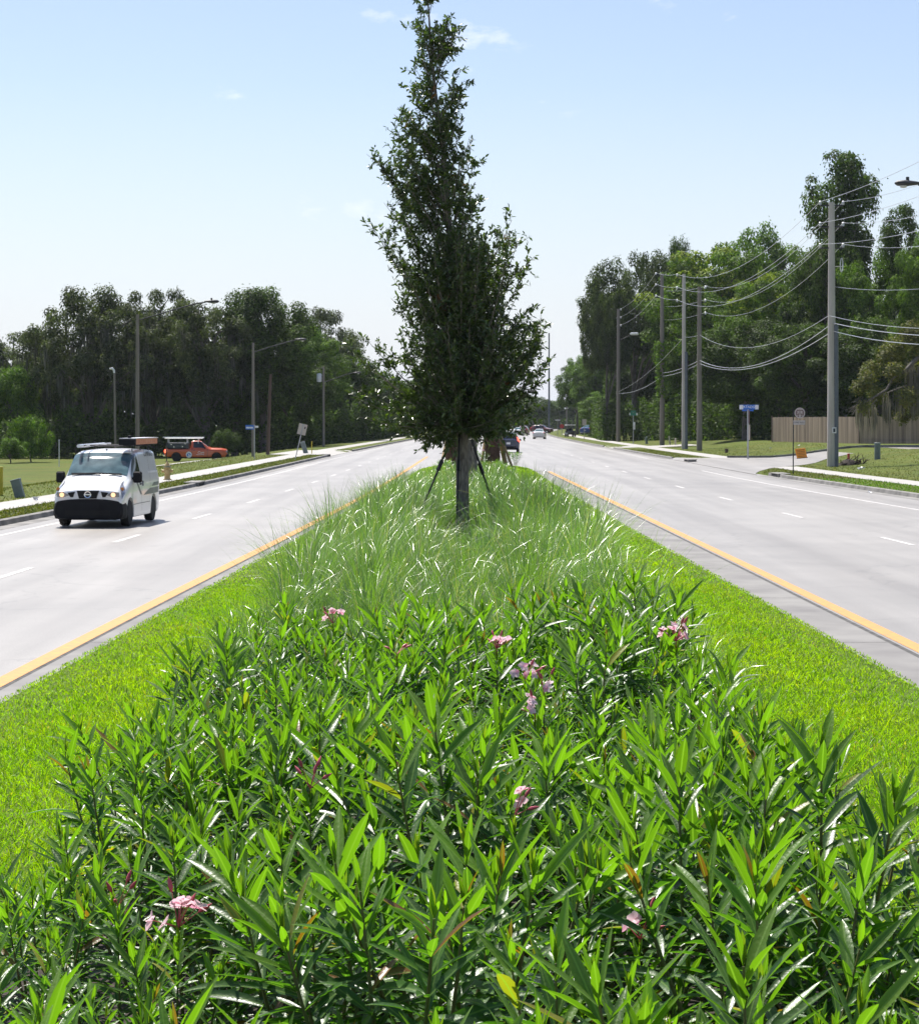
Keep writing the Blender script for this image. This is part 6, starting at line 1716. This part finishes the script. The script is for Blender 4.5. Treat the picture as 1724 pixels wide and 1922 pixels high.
def car(label, stt, m, px, py, Y, rz, cat, lit=False, name='parked_car', z=0.0, s=1.0, van_=False):
    x = xat(px, Y) if px is not None else 0
    t = thing(name, label, cat, (x, Y, z), rz); t.scale = (s, s, s)
    suv = stt is SUV
    rw = .35 if suv else .32
    L = Loft(stt, (.88, 3.60), rw, rw + .06)
    L.body('body', m, t, 70)
    L.side('side_window', M['darkglass'], t, 1.5, 3.4, 4.25, 5.8, .008, yf=lambda q: (1.45 + .5 * q, 3.6 - .35 * q))
    L.top('windscreen', M['darkglass'], t, 1.27, 1.9, 6.05, .008)
    if suv: L.top('rear_window', M['darkglass'], t, 4.02, 4.36, 6.05, .01)
    else: L.top('rear_window', M['carglass'], t, 3.15, 3.72, 6.05, .01)
    yr = stt[-1][0]
    for sd in (1, -1):
        L.side('tail_light', M['brake'] if lit else M['redlens'], t, yr - .3, yr - .01, 3.7, 5.6, .014, sides=(sd,), ny=4, nv=4)
        L.side('headlight', M['lens'], t, .05, .4, 4.0, 5.6, .012, sides=(sd,), ny=5, nv=4)
        MB().box(min(sd * .9, sd * 1.08), max(sd * .9, sd * 1.08), 1.42, 1.54, .95, 1.12, bev=.03).build('wing_mirror', m, t)
    zp = .78 if suv else .62
    MB().box(-.16, .16, yr - .02, yr + .012, zp - .08, zp + .08).build('number_plate', M['signwhite'], t)
    MB().box(-.62, .62, yr - .1, yr + .025, .34, .55, bev=.03).build('rear_bumper', M['bumper'] if suv else m, t)
    if lit: L.side('trim', M['chrome'], t, yr - .05, yr, 5.4, 5.8, .01, ny=2, nv=1)
    wheels(t, (.88, 3.60), .90 if suv else .86, rw, .22)
    for y in (.88, 3.6): MB().box(-.66, .66, y - .36, y + .36, .24, .66).build('wheel_well', M['dark'], t)
    return t
# cars driving away: local front points to +Y, so turn by 180 degrees and move by the length
car('dark navy hatchback with lit brake lamps driving away on the right of the median end', SUV, M['navy'], 953, 0, 168 + 4.5, R(180 - 1), 'car', lit=True, name='moving_car')
car('white sedan driving away in the middle of the far right carriageway', SED, M['vanwhite'], 1014, 0, 297 + 4.5, R(180 - 6), 'car', name='moving_car')
car('dark car with red lights left of the white sedan at the road end', SUV, M['maroon'], 985, 0, 385, R(180 - 8), 'car', name='moving_car')
car('white car partly hidden behind the navy hatchback at the far road end', SED, M['vanwhite'], 975, 0, 372, R(180 - 8), 'car', name='moving_car')
car('brownish dark parked car right of the white sedan at the end of the road', SUV, M['maroon'], 1036, 0, 420, R(70), 'car', z=.1)
car('blue parked car in the shade under the leafy trees on the far right', SED, M['bluecar'], 1112, 0, 330, R(160), 'car', z=.5)
# dark golf buggy near the far right kerb
def buggy():
    Y = 322.0; x = xat(1073, Y)
    t = thing('golf_buggy', 'small dark open buggy with a pale roof standing at the far right kerb', 'buggy', (x, Y, .12), R(10))
    b = MB(); b.box(-.65, .65, .1, 2.4, .35, .62, bev=.08); b.box(-.6, .6, .05, .6, .55, .95, bev=.1); b.box(-.6, .6, 1.7, 2.3, .6, .85, bev=.05)
    b.build('body', M['darkcar'], t)
    s = MB(); s.box(-.55, .55, 1.2, 1.65, .62, .82, bev=.05); s.box(-.55, .55, 1.6, 1.72, .8, 1.25, bev=.04); s.build('seat', M['bumper'], t)
    p = MB()
    for sx in (-.58, .58): p.tube([(sx, .45, .9), (sx, .75, 1.8)], .03, 6); p.tube([(sx, 2.1, .8), (sx, 1.9, 1.8)], .03, 6)
    p.build('roof_posts', M['darkmetal'], t)
    MB().box(-.7, .7, .55, 2.15, 1.8, 1.88, bev=.03).build('roof', M['signwhite'], t)
    for sx in (-.4, .4): MB().lathe([(.1, -.02), (.09, .02)], 10, (sx, .05, .72), axis='y').build('headlight', M['lens'], t)
    MB().tube([(.2, .75, 1.05), (.2, .85, 1.15)], .16, 10).build('steering_wheel', M['ink'], t)
    wheels(t, (.45, 1.95), .68, .27, .2)
buggy()

# ================================================================ AIR
hb = MB().box(-1040, 1040, -60, 1540, -2.2, 34).build('haze', [])
m, nt, out = new_mat('haze_air')
pv = nt.nodes.new('ShaderNodeVolumePrincipled'); pv.inputs['Color'].default_value = (0.85, 0.92, 1.0, 1); pv.inputs['Density'].default_value = 0.00007; pv.inputs['Anisotropy'].default_value = 0.25
nt.links.new(pv.outputs[0], out.inputs['Volume']); hb.data.materials.append(m); tag(hb, kind='stuff')
scene.cycles.volume_bounces = 0
